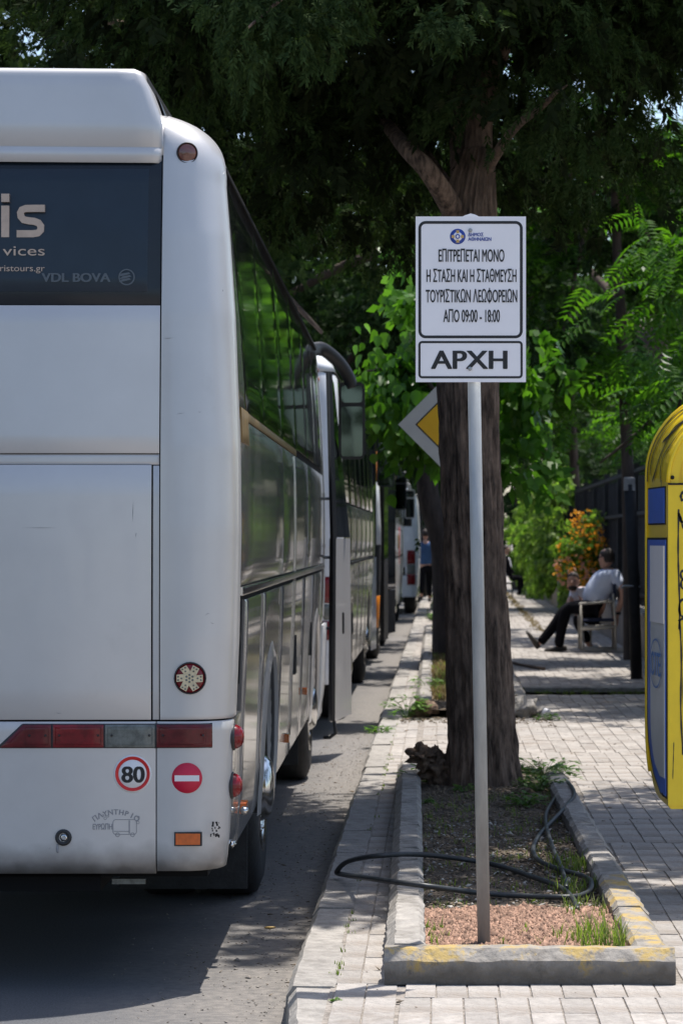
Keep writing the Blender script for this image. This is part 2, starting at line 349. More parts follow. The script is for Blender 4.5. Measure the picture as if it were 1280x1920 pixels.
# ------------------------------------------------------------------ planters
def planter_stone(w, L, h, cw=.035, seed=0, m=None):        # long axis y, outer side at x=0
    rs = random.Random(seed); prof = [(0, 0), (w, 0), (w, h-.02), (w-.02, h), (cw, h), (0, h-.038)]
    rows = []; n = max(3, int(L/.045))
    for k in range(n+1):
        rows.append([(x+rs.uniform(-.005, .005)*(z > .05), L*k/n, z+rs.uniform(-.005, .003)*(z > .05)) for x, z in prof])
    return MB().loft(rows, True, False).mesh('kerb_stone', m or M['concrete'])
def planter(y0, y1, xl0, xl1, xr0, xr1, label, h=.12, full=True):
    t = thing('planter', label, 'planter', (0, y0, PZ))
    w = .14; n = int((y1-y0)/1.0); Ls = (y1-y0-w)/n
    for side in (0, 1):
        for k in range(n):
            f0 = (k*Ls)/(y1-y0); f1 = ((k+1)*Ls)/(y1-y0)
            xa = (xl0+(xl1-xl0)*f0) if side == 0 else (xr0+(xr1-xr0)*f0)
            xb = (xl0+(xl1-xl0)*f1) if side == 0 else (xr0+(xr1-xr0)*f1)
            first = k < 2 and full
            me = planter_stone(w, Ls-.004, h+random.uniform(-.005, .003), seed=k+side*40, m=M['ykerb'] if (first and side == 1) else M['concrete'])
            ang = math.atan2(xb-xa, Ls)
            o = link('kerb_stone', me, t, loc=(xa, w+k*Ls+.003, 0), rot=(0, 0, -ang))
            if side: o.scale = (-1, 1, 1)
    if full:
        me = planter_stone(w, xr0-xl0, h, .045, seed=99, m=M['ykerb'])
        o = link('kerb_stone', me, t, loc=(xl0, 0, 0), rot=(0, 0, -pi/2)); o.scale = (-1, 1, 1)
    return t
p1 = planter(9.36, 17.45, -.20, -.285, .812, .765, 'long kerb-edged planter round the street tree, its front kerb flaked with yellow paint')
p2 = planter(23.4, 45.0, -.235, -.29, .79, .80, 'second kerb-edged planter behind the big trunk, full of dry grass', full=False)
p3 = planter(51.0, 76.0, -.24, -.26, .80, .80, 'farthest kerb-edged planter beside the white van', full=False)
def soil_grid(name, x0, x1, y0, y1, z, amp, m, nx=24, ny=100, parent=None, mound=0):
    vs = []; fs = []
    for j in range(ny+1):
        for i in range(nx+1):
            x = x0+(x1-x0)*i/nx; y = y0+(y1-y0)*j/ny
            e = min(i, nx-i)/nx*2
            dz = amp*(mnoise.noise(Vector((x*5, y*5, 0)))+.6*mnoise.noise(Vector((x*17, y*17, 3)))+.35*mnoise.noise(Vector((x*45, y*45, 3))))
            vs.append((x, y, z+dz+mound*math.sin(pi*i/nx)**.7))
    for j in range(ny):
        for i in range(nx): a = j*(nx+1)+i; fs.append((a, a+1, a+nx+2, a+nx+1))
    return MB().add(vs, fs, True).build(name, m, parent, fix=False, kind='structure' if parent is None else None)
soil_grid('planter_soil', -.16, .70, 9.45, 17.6, PZ+.045, .012, M['soil'], 40, 300, mound=.012)
soil_grid('planter_soil', -.18, .72, 23.3, 45, PZ+.05, .02, M['soil'], 16, 140, mound=.02)
soil_grid('planter_soil', -.18, .72, 51, 76, PZ+.05, .02, M['soil'], 8, 60, mound=.02)

def scatter(name, n, region, size, m, flat=.6, seed=1, label=None, zf=None, dens=None):
    rs = np.random.RandomState(seed); x0, x1, y0, y1, z = region
    base = np.array([(1, 0, 0), (-.6, .8, 0), (-.5, -.85, 0), (.1, .1, 1), (0, 0, -.6)], float)
    fc = np.array([(0, 1, 3), (1, 2, 3), (2, 0, 3), (1, 0, 4), (2, 1, 4), (0, 2, 4)])
    V = np.zeros((n, 5, 3)); c = np.column_stack([rs.uniform(x0, x1, n), rs.uniform(y0, y1, n), np.full(n, z)])
    if dens is not None: c = np.array([p for p in c if dens(p)]); n = len(c); V = np.zeros((n, 5, 3))
    if zf: c[:, 2] = [zf(a, b) for a, b in c[:, :2]]
    s = size*np.exp(rs.normal(0, .45, n)); a = rs.uniform(0, 2*pi, n); tilt = rs.normal(0, .35, (n, 2))
    jit = 1+rs.uniform(-.35, .35, (n, 5, 3)); P = base[None]*jit*s[:, None, None]; P[:, :, 2] *= flat
    X = P[:, :, 0]*np.cos(a)[:, None]-P[:, :, 1]*np.sin(a)[:, None]; Y = P[:, :, 0]*np.sin(a)[:, None]+P[:, :, 1]*np.cos(a)[:, None]
    V[:, :, 0] = X+c[:, 0:1]; V[:, :, 1] = Y+c[:, 1:2]; V[:, :, 2] = P[:, :, 2]+tilt[:, 0:1]*X+c[:, 2:3]
    FF = (fc[None]+(np.arange(n)*5)[:, None, None]).reshape(-1, 3)
    return link(name, np_mesh(name, V.reshape(-1, 3), FF, m, 3), kind='stuff', label=label, cat=label and name.replace('_', ' '))
def msoil(x, y): return .012*math.sin(pi*max(0, min(1, (x+.16)/.86)))**.7
# crushed brick bed round the pole
def brickbed(p): return p[1] < 10.78+.10*mnoise.noise(Vector((p[0]*6, p[1]*3, 1)))
soil_grid('brick_bed', -.065, .675, 9.49, 10.74, PZ+.062, .006, M['rubble'], 50, 80, mound=.012)
scatter('crushed_brick', 26000, (-.07, .675, 9.49, 10.85, PZ+.066), .0052, M['rubble'], 1.0, 3, 'pink crushed brick spread round the foot of the sign pole', zf=lambda x, y: PZ+.064+msoil(x, y)+.006*mnoise.noise(Vector((x*5, y*5, 0))), dens=brickbed)
scatter('soil_litter', 6500, (-.10, .68, 10.8, 16.4, PZ+.055), .0085, M['litter'], .35, 4, 'dry brown leaf crumbs over the dark planter soil', zf=lambda x, y: PZ+.052+msoil(x, y))
scatter('pale_soil_chips', 550, (-.08, .66, 10.7, 14.2, PZ+.055), .009, M['pale_chip'], .5, 5, 'pale chips and stones scattered in the planter soil', zf=lambda x, y: PZ+.055+msoil(x, y))
scatter('gutter_litter', 1300, (-1.0, -.55, 8.3, 24, .002), .0065, M['litter'], .25, 6, 'dry leaf litter gathered in the gutter along the kerb', dens=lambda p: random.random() < .18+.9*max(0, p[0]+.95)**1.2)
scatter('gutter_grit', 5000, (-1.3, -.55, 8.2, 22, .002), .0045, M['joint'], .5, 16, 'grey grit lying in the gutter', dens=lambda p: random.random() < .1+.9*max(0, p[0]+1.2))
scatter('pavement_litter', 700, (-.40, 2.4, 8.8, 24, PZ+.002), .006, M['litter'], .3, 7, 'small leaf crumbs on the pavers')
scatter('dry_needles', 2600, (-.10, .68, 23.3, 27, PZ+.06), .012, M['litter'], .4, 8, 'brown needles at the near end of the second planter')
scatter('dry_spill', 900, (-.35, .95, 22.2, 23.5, PZ+.004), .012, M['litter'], .4, 9, 'brown needles spilled on the pavers before the second planter', dens=lambda p: mnoise.noise(Vector((p[0]*3, p[1]*2, 5))) > -.05)

def blades(name, spots, m, label, h=.07, n=14, spread=.03, w=.003, kind='stuff', seed=2, cat='grass'):
    rs = random.Random(seed); vs = []; fs = []
    for (x, y, z) in spots:
        for k in range(n):
            a = rs.uniform(0, 2*pi); d = abs(rs.gauss(0, spread)); bx, by = x+cos(a)*d, y+sin(a)*d; hh = h*rs.uniform(.45, 1.25)
            a2 = rs.uniform(0, 2*pi); lx, ly = cos(a2)*hh*.45, sin(a2)*hh*.45; wx, wy = -sin(a2)*w, cos(a2)*w
            b = len(vs); vs += [(bx-wx, by-wy, z), (bx+wx, by+wy, z), (bx+lx*.35+wx*.8, by+ly*.35+wy*.8, z+hh*.6), (bx+lx*.35-wx*.8, by+ly*.35-wy*.8, z+hh*.6), (bx+lx, by+ly, z+hh)]
            fs += [(b, b+1, b+2, b+3), (b+3, b+2, b+4)]
    return MB().add(vs, fs).build(name, m, fix=False, label=label, cat=cat, kind=kind)
rs = random.Random(5)
blades('grass', [(rs.uniform(.50, .665), rs.uniform(9.55, 10.0), PZ+.06) for _ in range(26)], M['grass'], 'bright green grass in the right front corner of the planter', .10, 9, .03)
blades('grass', [(rs.uniform(.50, .66), rs.uniform(10.5, 12.4), PZ+.06) for _ in range(34)], M['grass'], 'sparse grass along the inside of the right planter kerb', .06, 8, .04, seed=3)
blades('grass', [(rs.uniform(-.06, 0), rs.uniform(9.7, 10.3), PZ+.06) for _ in range(7)]+[(rs.uniform(.2, .5), rs.uniform(9.6, 10.1), PZ+.065) for _ in range(7)], M['grass'], 'short grass blades poking through the crushed brick', .05, 6, .01, seed=4)
blades('grass', [(rs.uniform(-.08, .64), rs.uniform(10.8, 15.8), PZ+.055) for _ in range(170)], M['grass'], 'thin tufts of grass growing in the planter soil', .032, 7, .04, w=.002, seed=6)
blades('dry_grass', [(rs.uniform(-.1, .68), rs.uniform(24.5, 44), PZ+.07) for _ in range(700)], M['drygrass'], 'yellow dry grass filling the second planter', .07, 9, .06, w=.006, seed=7)
blades('grass', [(rs.uniform(-.1, .68), rs.uniform(24.5, 44), PZ+.07) for _ in range(350)], M['grass'], 'green grass mixed into the second planter', .07, 9, .06, w=.006, seed=8)
blades('grass', [(rs.uniform(-.1, .68), rs.uniform(51, 70), PZ+.07) for _ in range(300)], M['grass'], 'green growth in the farthest planter', .14, 12, .12, w=.012, seed=9)
blades('dry_grass', [(1.66+(y-46)*.005+rs.gauss(0, .05), y, PZ) for y in [45+i*.12 for i in range(270)]], M['drygrass'], 'line of dry grass growing from a crack in the far pavement', .035, 8, .03, w=.005, seed=10)
blades('grass', [(rs.uniform(-.385, -.36), rs.uniform(9.2, 23), PZ) for _ in range(30)], M['grass'], 'tiny weeds in the joint behind the road kerb', .018, 7, .012, w=.002, seed=12)
blades('dry_grass', [(rs.uniform(.9, 2.5), rs.choice([26.95, 27.7])+rs.uniform(-.2, .2), PZ) for _ in range(120)], M['grass'], 'weeds in the dirt beside the cross kerb', .03, 7, .05, w=.004, seed=13)

def leafy(name, loc, label, cat='weed', size=.12, n=26, leaf=.035, m='weed', seed=0, hgt=.6, stem=True, group=None):
    t = thing(name, label, cat, loc, group=group); rs = random.Random(seed); s = MB(); vs = []; fs = []
    for k in range(n):
        a = rs.uniform(0, 2*pi); d = size*math.sqrt(rs.random()); z = size*hgt*rs.uniform(.25, 1.1)*(1-.3*d/size)
        tip = Vector((cos(a)*d, sin(a)*d, z)); 
        if stem: s.tube([(0, 0, -.01), tip*.5+Vector((0, 0, z*.2)), tip], .0016, 4, False)
        for q in range(3):
            b2 = a+rs.uniform(-1.3, 1.3); L = leaf*rs.uniform(.6, 1.3); u = Vector((cos(b2), sin(b2), rs.uniform(-.5, .4))).normalized(); v = u.cross(Vector((0, 0, 1))).normalized()*L*.28
            b = len(vs); vs += [tip, tip+u*L*.5+v, tip+u*L, tip+u*L*.5-v+Vector((0, 0, .003))]; fs.append((b, b+1, b+2, b+3))
    MB().add(vs, fs).build('foliage', M[m], t, fix=False, kind='stuff')
    if stem: s.build('stem', M['weed'], t)
    return t
leafy('weed', (-.10, 16.55, PZ+.06), 'bright green weed at the left foot of the trunk, under the dead stump', size=.16, n=30, leaf=.06, seed=1)
leafy('weed', (.62, 16.5, PZ+.06), 'largest weed clump, at the right foot of the trunk by the hose', size=.22, n=80, leaf=.055, seed=2, hgt=.7)
leafy('weed', (.47, 15.0, PZ+.06), 'dark green weed in front of the hose bend, right of the trunk', size=.13, n=46, leaf=.045, seed=3)
leafy('weed', (.57, 15.9, PZ+.06), 'low weed between the trunk and the right planter kerb', size=.15, n=46, leaf=.04, seed=33)
leafy('weed', (-.10, 15.2, PZ+.05), 'small weed inside the left planter kerb, before the trunk', size=.06, n=16, leaf=.035, seed=4)
leafy('weed', (.13, 15.9, PZ+.06), 'small weed right in front of the trunk', size=.07, n=18, leaf=.04, seed=5)
leafy('weed', (-.30, 23.2, PZ+.0), 'leafy green weed at the left front corner of the second planter', size=.2, n=50, leaf=.07, seed=6, hgt=1.1)
leafy('weed', (-.50, 21.6, PZ-.01), 'little green weed on the road kerb beside the open bus door', size=.10, n=34, leaf=.05, seed=7, hgt=.6)
leafy('weed', (-.15, 26.3, PZ+.06), 'pale weed on the left kerb of the second planter', size=.15, n=30, leaf=.06, seed=8, hgt=1)
leafy('weed', (-.36, 9.05, PZ-.004), 'tiny weed in the gap beside the cracked near kerb stone', size=.02, n=10, leaf=.015, seed=9)
leafy('weed', (.25, 58, PZ+.08), 'big green weed in the farthest planter by the walker', size=.28, n=120, leaf=.14, seed=10, hgt=1)
leafy('weed', (-.05, 50.7, PZ+.0), 'wide green weed at the near end of the farthest planter', size=.22, n=70, leaf=.09, seed=11, hgt=.7)
leafy('weed', (.12, 67, PZ+.0), 'tall grey green bush at the far left end of the planters', size=.32, n=130, leaf=.10, seed=12, hgt=2.6)
leafy('weed', (.90, 23.0, PZ), 'grey green weed by the broken concrete lump', size=.10, n=30, leaf=.04, seed=13)
# concrete lump and stone at the second planter
MB().ellipsoid((0, 0, .06), (.10, .13, .09), 14, 9, 1.1).build('concrete_lump', M['concrete'], label='rough broken concrete lump at the right front corner of the second planter', cat='rubble', loc=(.74, 23.35, PZ))
MB().ellipsoid((0, 0, .03), (.055, .05, .045), 10, 8, 1.0).build('paper_scrap', M['white_plain'], label='crumpled white paper beside the concrete lump', cat='litter', loc=(.885, 23.4, PZ))
MB().ellipsoid((0, 0, .03), (.12, .10, .08), 12, 8, 1.2).build('dead_stub', M['dead'], label='brown dead root stub at the left front of the second planter', cat='stump', loc=(-.16, 23.4, PZ+.03))
MB().box(0, .16, -.02, .02, 0, .012, .004).build('rubber_strip', M['black'], label='black ribbed rubber strip lying on the crushed brick', cat='litter', loc=(.325, 9.66, PZ+.075), rot=(0, .05, -.12))
MB().ellipsoid((0, 0, .01), (.016, .014, .014), 8, 6, .8).build('brick_chip', M['rubble'], label='larger brown brick fragment beside the rubber strip', cat='brick fragment', loc=(.275, 9.68, PZ+.075))
MB().ellipsoid((0, 0, .0), (.022, .012, .004), 8, 5, .8).build('fallen_leaf', M['ochre_print'], label='yellow fallen leaf in the gutter by the kerb', cat='leaf', loc=(-.74, 11.6, .006))

# ------------------------------------------------------------------ hose
def spline(pts, n=10):
    P = [Vector(p) for p in pts]; P = [P[0]*2-P[1]]+P+[P[-1]*2-P[-2]]; out = []
    for i in range(1, len(P)-2):
        for k in range(n):
            t = k/n; a, b, c, d = P[i-1:i+3]
            out.append(.5*((2*b)+(c-a)*t+(2*a-5*b+4*c-d)*t*t+(3*b-a-3*c+d)*t**3))
    out.append(P[-2]); return out
zs = PZ+.085
hp = [(975, 1440, zs), (1020, 1447, zs), (1058, 1463, zs+.02), (1076, 1488, zs+.04), (1058, 1515, zs+.02), (1015, 1560, zs), (999, 1590, zs), (1008, 1612, zs), (1042, 1628, zs), (1098, 1645, zs), (1108, 1662, zs+.01), (1095, 1676, zs), (1055, 1682, zs), (920, 1676, zs), (790, 1660, PZ+.14), (700, 1648, PZ+.13), (640, 1639, PZ+.03), (632, 1633, PZ+.04), (655, 1614, PZ+.10), (715, 1604, PZ+.145), (800, 1603, PZ+.13), (920, 1620, zs), (1000, 1645, zs), (1050, 1664, zs), (1073, 1685, zs), (1082, 1706, zs-.01)]
MB().tube(spline([on(*p) for p in hp], 8), .0115, 8).build('garden_hose', M['hose'], label='long black irrigation hose looping over the planter and its left kerb', cat='hose')
MB().tube(spline([on(1043, 1490, zs), on(1022, 1530, zs), on(1034, 1585, zs+.015), on(1053, 1630, zs), on(1061, 1665, zs)], 8), .010, 8).build('garden_hose', M['hose'], label='shorter black hose piece crossing under the long hose on the right', cat='hose')
MB().tube(spline([on(962, 1243, PZ+.02), on(985, 1248, PZ+.02), on(1020, 1254, PZ+.02)], 6), .018, 6).build('fallen_branch', M['dead'], label='dark dead branch lying on the pavement before the seated men', cat='branch')

# ------------------------------------------------------------------ text helper
GK = str.maketrans('ΑΒΕΖΗΙΚΜΝΟΡΤΥΧΦ', 'ABEZHIKMNOPTYXO')      # capitals drawn alike in both scripts (the font tessellates these cleanly)
def text_mesh(body):
    cu = bpy.data.curves.new('lettering', 'FONT'); cu.body = body.translate(GK); cu.size = 1; cu.resolution_u = 5
    o = bpy.data.objects.new('lettering', cu); COL.objects.link(o); bpy.context.view_layer.update()
    me = bake(o); bpy.data.objects.remove(o); return me
def text(name, body, h, m, parent, loc, rot, width=None, align='CENTER', thick=.0004, cap=.727, bold=0):
    me = text_mesh(body); V = np.array([v.co[:] for v in me.vertices]); x0, x1 = V[:, 0].min(), V[:, 0].max(); ext = x1-x0
    if 'Φ' in body:                # the bar of the Phi
        pre = body[:body.index('Φ')]; q = np.array([v.co[0] for v in text_mesh(pre+'Φ').vertices]); b_ = q.max(); a_ = b_-.70; q2 = q[q > np.array([v.co[0] for v in text_mesh(pre).vertices]).max()]
        cxx = (q2.min()+q2.max())/2; vs = [v.co.copy() for v in me.vertices]; fs = [tuple(p.vertices) for p in me.polygons]
        mb_ = MB(); mb_.add(vs, fs); mb_.add([(cxx-.04, -.06, 0), (cxx+.04, -.06, 0), (cxx+.04, .79, 0), (cxx-.04, .79, 0)], [(0, 1, 2, 3)]); me = mb_.mesh(name)
    sh_ = {'CENTER': (x0+x1)/2, 'RIGHT': x1, 'LEFT': x0}[align]
    for v in me.vertices: v.co.x -= sh_
    sy = h/cap; sx = (width/ext) if width else sy
    for v in me.vertices: v.co = (v.co.x*sx, v.co.y*sy, 0)
    bm = bmesh.new(); bm.from_mesh(me); r = bmesh.ops.extrude_face_region(bm, geom=bm.faces[:])
    for e in r['geom']:
        if isinstance(e, bmesh.types.BMVert): e.co.z -= max(thick, .0008)
    bmesh.ops.recalc_face_normals(bm, faces=bm.faces); bm.to_mesh(me); bm.free()
    if bold:                      # heavier strokes: copies a hair to the side and in depth
        V = [v.co.copy() for v in me.vertices]; Fs = [tuple(p.vertices) for p in me.polygons]; mb = MB()
        for k, (dx, dz) in enumerate(((0, 0), (1, .6), (-1, .6), (.5, -.6), (-.5, -.6))):
            mb.add([v+Vector((dx*bold*sx, dz*bold*.5*sy, k*.00012)) for v in V], Fs)
        me = mb.mesh(name)
    me.materials.clear(); me.materials.append(m)
    return link(name, me, parent, loc=loc, rot=rot)
def rrect(x0, x1, z0, z1, r, n=6):
    pts = []
    for cx, cz, a0 in ((x1-r, z0+r, -pi/2), (x1-r, z1-r, 0), (x0+r, z1-r, pi/2), (x0+r, z0+r, pi)):
        for k in range(n+1): a = a0+pi/2*k/n; pts.append((cx+cos(a)*r, cz+sin(a)*r))
    return pts
def frame(mb, x0, x1, z0, z1, r, w, y0, y1):
    a = rrect(x0, x1, z0, z1, r); b = rrect(x0+w, x1-w, z0+w, z1-w, max(.002, r-w)); n = len(a)
    vs = [(x, y0, z) for x, z in a]+[(x, y0, z) for x, z in b]+[(x, y1, z) for x, z in a]+[(x, y1, z) for x, z in b]
    fs = []
    for i in range(n): j = (i+1) % n; fs += [(i, j, n+j, n+i), (2*n+i, 2*n+j, j, i), (n+i, n+j, 3*n+j, 3*n+i), (3*n+i, 3*n+j, 2*n+j, 2*n+i)]
    return mb.add(vs, fs)

# ------------------------------------------------------------------ parking sign on its pole
S = 517.0; YS = 9.75
sgn = thing('parking_sign', 'white portrait sign with black Greek lettering on a slim galvanised pole in the planter', 'sign', (.152, YS, PZ+.05))
def sx(px): return (px-CX)/S-.152
def sz(py): return CH-(py-CY)/S-(PZ+.05)
MB().tube([(0.002, .03, -.05), (-.046, .03, sz(412))], .0238, 20).build('pole', M['steel'], sgn)
MB().prism([(sx(862), sz(409)), (sx(902), sz(409)), (sx(890), sz(403)), (sx(882), sz(401)), (sx(872), sz(404))], .006, .05, 'y').build('pole_cap', M['white_plain'], sgn)
plate = MB().box(sx(779), sx(985), 0, .0025, sz(717), sz(407)).build('sign_plate', M['sign_white'], sgn)
frame(MB(), sx(784), sx(979), sz(635), sz(415.5), .026, .0102, -.0008, 0.0001).build('border', M['ink'], plate)
frame(MB(), sx(784), sx(979), sz(710), sz(640), .014, .0080, -.0008, 0.0001).build('border', M['ink'], plate)
R90 = (pi/2, 0, 0)
for body, pyb, pxa, pxb, hh in (('ΕΠΙΤΡΕΠΕΤΑΙ ΜΟΝΟ', 491.5, 822, 944.5, 24), ('Η ΣΤΑΣΗ ΚΑΙ Η ΣΤΑΘΜΕΥΣΗ', 529.5, 799.5, 967, 24.5), ('ΤΟΥΡΙΣΤΙΚΩΝ ΛΕΩΦΟΡΕΙΩΝ', 567.5, 798, 968.5, 24.5), ('ΑΠΟ 09:00 - 18:00', 604.5, 831, 936, 24)):
    text('lettering', body, hh/S, M['ink'], plate, (sx((pxa+pxb)/2), -.0012, sz(pyb)), R90, (pxb-pxa)/S, bold=.022)
text('lettering', 'ΑΡΧΗ', 35.5/S, M['ink'], plate, (sx(879), -.0012, sz(692)), R90, 140/S, bold=.030)
text('lettering', 'ΔΗΜΟΣ', 6.6/S, M['blue_print'], plate, (sx(877), -.0012, sz(444)), R90, 28.5/S, 'LEFT', bold=.03)
text('lettering', 'ΑΘΗΝΑΙΩΝ', 6.6/S, M['blue_print'], plate, (sx(877), -.0012, sz(452.5)), R90, 43/S, 'LEFT', bold=.03)
em = MB().lathe([(0, -.0009), (14.5/S, -.0009), (14.5/S, 0)], (sx(857.5), 0, sz(444.5)), 'y', 28).build('emblem', M['blue_print'], plate)
MB().lathe([(0, -.0016), (8.5/S, -.0016), (8.5/S, -.0009)], (sx(857.5), 0, sz(444.5)), 'y', 20).build('emblem_disc', M['sign_white'], plate)
MB().lathe([(2.6/S, -.0022), (4.6/S, -.0022), (4.6/S, -.0016), (2.6/S, -.0016), (2.6/S, -.0022)], (sx(857.5), 0, sz(444.5)), 'y', 20).build('emblem_ring', M['blue_print'], plate)
for a in range(4):
    c, s_ = cos(a*pi/2), sin(a*pi/2)
    q = [(6, -2.4), (11.5, -3), (11.5, 3), (6, 2.4)]
    MB().prism([(sx(857.5)+(u*c-v*s_)/S, sz(444.5)+(u*s_+v*c)/S) for u, v in q], -.0020, -.0009, 'y').build('emblem_arm', M['ochre_print'], plate)
for px, py in ((881, 433), (880.5, 692)):
    MB().lathe([(0, -.006), (.006, -.0055), (.0075, -.002), (.0075, .0)], (sx(px), -.001, sz(py)), 'y', 12).build('screw', M['steel'], sgn)
for zc in (450, 680):
    MB().box(sx(883)-.032, sx(883)+.032, .004, .012, sz(zc)-.014, sz(zc)+.014).build('clamp', M['steel'], sgn)

# ------------------------------------------------------------------ priority-road diamond behind the trunk
Yd = 18.3; dsg = thing('priority_sign', 'yellow and white diamond road sign half hidden behind the dark trunk', 'road sign', (at(838, 0, Yd).x, Yd, PZ))
zc = at(0, 796, Yd).z-PZ; hd = 92*Yd/F
def dia(h): return [(0, zc-h), (h, zc), (0, zc+h), (-h, zc)]
MB().prism(dia(hd), 0, .003).build('white_border', M['sign_grey'], dsg)
MB().prism(dia(hd*.652), -.001, -.0).build('black_line', M['ink'], dsg)
MB().prism(dia(hd*.612), -.002, -.001).build('yellow_face', M['sign_yellow'], dsg)
MB().tube([(0.03, .04, 0), (0.03, .04, zc+hd)], .024, 12).build('pole', M['steel'], dsg)

# ------------------------------------------------------------------ coaches
class Coach:
    def __init__(s, name, label, loc, rz, Lc, H, hw=1.25, sc=1.0, frake=.5, group='tourist coaches parked along the kerb', cat='bus'):
        s.L = Lc; s.t = thing(name, label, cat, loc, rz, group); s.hw = hw; s.k = H/3.30; s.fr = frake; s.r = .15
        s.Z = [.43, .46, .60, 1.0, 1.3, 1.7, 2.0, 2.5, 2.8, 3.09, 3.15, 3.205, 3.25, 3.275, 3.30]
        s.A = [.058, .046, .034, .020, .008, 0, .003, .022, .042, .063, .09, .13, .20, .31, .62]
        s.Z = s.Z[:9]+[3.0+.3*q/16 for q in range(17)]; s.A = s.A[:9]+[.058+.56*(1-math.sqrt(max(0, 1-(q/16)**3))) for q in range(17)]
        s.ZB = [.43, .46, .60, 1.0, 1.3, 1.7, 2.0, 2.5, 2.8, 3.09, 3.15, 3.205, 3.25, 3.275, 3.30]
        s.B = [.03, .0, .0, .0, .0, .008, .02, .055, .085, .13, .145, .165, .20, .25, .5]
    def tab(s, T, z): return float(np.interp(z/s.k, s.ZB if T is s.B else s.Z, T))
    def lim(s, z):
        a = s.tab(s.A, z); b = s.tab(s.B, z); zz = z/s.k
        c = s.fr*max(0, (zz-1.1)/2.2)**1.3+(.25 if zz > 3.25 else 0)
        return -a, b, s.L-c
    def P(s, t, z, d=0):
        def q(t, z):
            xm, y0, y1 = s.lim(z); r = s.r; cx = -s.hw
            if t <= 1: return Vector((cx+(xm-r-cx)*t, y0, z))
            if t <= 2: a = (t-1)*pi/2; return Vector((xm-r+sin(a)*r, y0+r-cos(a)*r, z))
            f = min(1, max(0, (t-2.015)/.05)); k_ = 3.085*s.k
            if z > k_: z = k_+(z-k_)*(1-.88*f*f*(3-2*f))
            if t <= 3: return Vector((xm, y0+r+(y1-y0-2*r)*(t-2), z))
            if t <= 4: a = (t-3)*pi/2; return Vector((xm-r+cos(a)*r, y1-r+sin(a)*r, z))
            return Vector((cx+(xm-r-cx)*(5-t), y1, z))
        p = q(t, z)
        if d:
            e = 1e-3; u = q(t+e, z)-q(t-e, z); v = q(t, z+e)-q(t, z-e); n = u.cross(v).normalized(); p = p+n*d
        return p
    def tx(s, x, z):
        xm, _, _ = s.lim(z); t = (x+s.hw)/(xm-s.r+s.hw)
        return t if t <= 1 else 1+math.asin(min(1, (x-(xm-s.r))/s.r))/(pi/2)
    def ty(s, y, z): _, y0, y1 = s.lim(z); return 2+(y-y0-s.r)/(y1-y0-2*s.r)
    def tf(s, x, z): xm, _, _ = s.lim(z); return 5-(x+s.hw)/(xm-s.r+s.hw)
    def spec(s, sp, z, f):
        k, a = sp[0], sp[1]; b = sp[2] if len(sp) > 2 else a; v = a+(b-a)*f
        return {'x': s.tx, 'y': s.ty, 'f': s.tf}[k](v, z) if k != 't' else v
    def panel(s, name, m, z0, z1, sa, sb, d=.014, th=.02, nz=8, parent=None, ztop=None, bev=.004, **kw):
        rows = []; ref = None; js = [0, bev/max(.01, z1-z0)]+[(j+1)/nz for j in range(nz-1)]+[1-bev/max(.01, z1-z0), 1]
        for fj in js:
            row = []; z = z0+(z1-z0)*fj; ta = s.spec(sa, z, fj); tb = s.spec(sb, z, fj)
            if ref is None: ref = [x for x in (1, 1.17, 1.33, 1.5, 1.67, 1.83, 2, 3, 3.25, 3.5, 3.75, 4) if ta < x < tb]
            brk = [ta]+[min(max(x, ta+.006+.002*q), tb-.006-.002*(len(ref)-q)) for q, x in enumerate(ref)]+[tb]
            ts = [ta]; e = 2.5e-3 if ta >= 2 else .004
            ts.append(ta+e); ts += brk[1:-1]
            if len(brk) == 2: ts += [ta+(tb-ta)*q/4 for q in (1, 2, 3)]
            ts += [tb-e, tb]
            for i, t in enumerate(ts):
                zz = z
                if ztop: zz = min(z, ztop(s.P(t, z)))
                edge = fj in (0, 1) or i in (0, len(ts)-1)
                row.append((t, zz, edge))
            rows.append(row)
        n = min(len(r) for r in rows); n2 = max(len(r) for r in rows)
        assert n == n2, (name, n, n2)
        V = []; Fq = []
        for r in rows:
            for t, z, e in r: V.append(s.P(t, z, d-(bev*.8 if e else 0)))
        R = len(rows)
        for j in range(R-1):
            for i in range(n-1): a = j*n+i; Fq.append((a, a+1, a+n+1, a+n))
        mb = MB().add(V, Fq, True)
        ring = [i for i in range(n)]+[j*n+n-1 for j in range(1, R)]+[(R-1)*n+i for i in range(n-2, -1, -1)]+[j*n for j in range(R-2, 0, -1)]
        flat = [x for r in rows for x in r]; b = len(V)
        V2 = [V[i] for i in ring]+[s.P(flat[i][0], flat[i][1], d-th) for i in ring]; nr = len(ring)
        mb.add(V2, [(i, i+nr, (i+1) % nr+nr, (i+1) % nr) for i in range(nr)])
        return mb.build(name, m, parent or s.t, fix=False, **kw)
    def side(s, name, m, y0, y1, z1, zlo, d=.014, th=.05, wheels=(), R=.62, parent=None, nz=5, zc=.5, **kw):
        ys = {y0, y0+.004, y1-.004, y1}
        for w in wheels:
            for k in range(25):
                y = w+R*cos(pi*k/24)
                if y0 < y < y1: ys.add(round(y, 4))
        for k in range(1, 6): ys.add(y0+(y1-y0)*k/6)
        ys = sorted(ys); V = []; Q = []
        def low(y):
            z = zlo
            for w in wheels:
                if abs(y-w) < R: z = max(z, zc+math.sqrt(R*R-(y-w)**2))
            return min(z, z1-.02)
        js = [0, .02]+[(k+1)/nz for k in range(nz-1)]+[.99, 1]
        for fj in js:
            for i, y in enumerate(ys):
                lo = low(y); z = lo+(z1-lo)*fj; e = fj in (0, 1) or i in (0, len(ys)-1)
                V.append(s.P(s.ty(y, z), z, d-(.004 if e else 0)))
        n = len(ys); R_ = len(js)
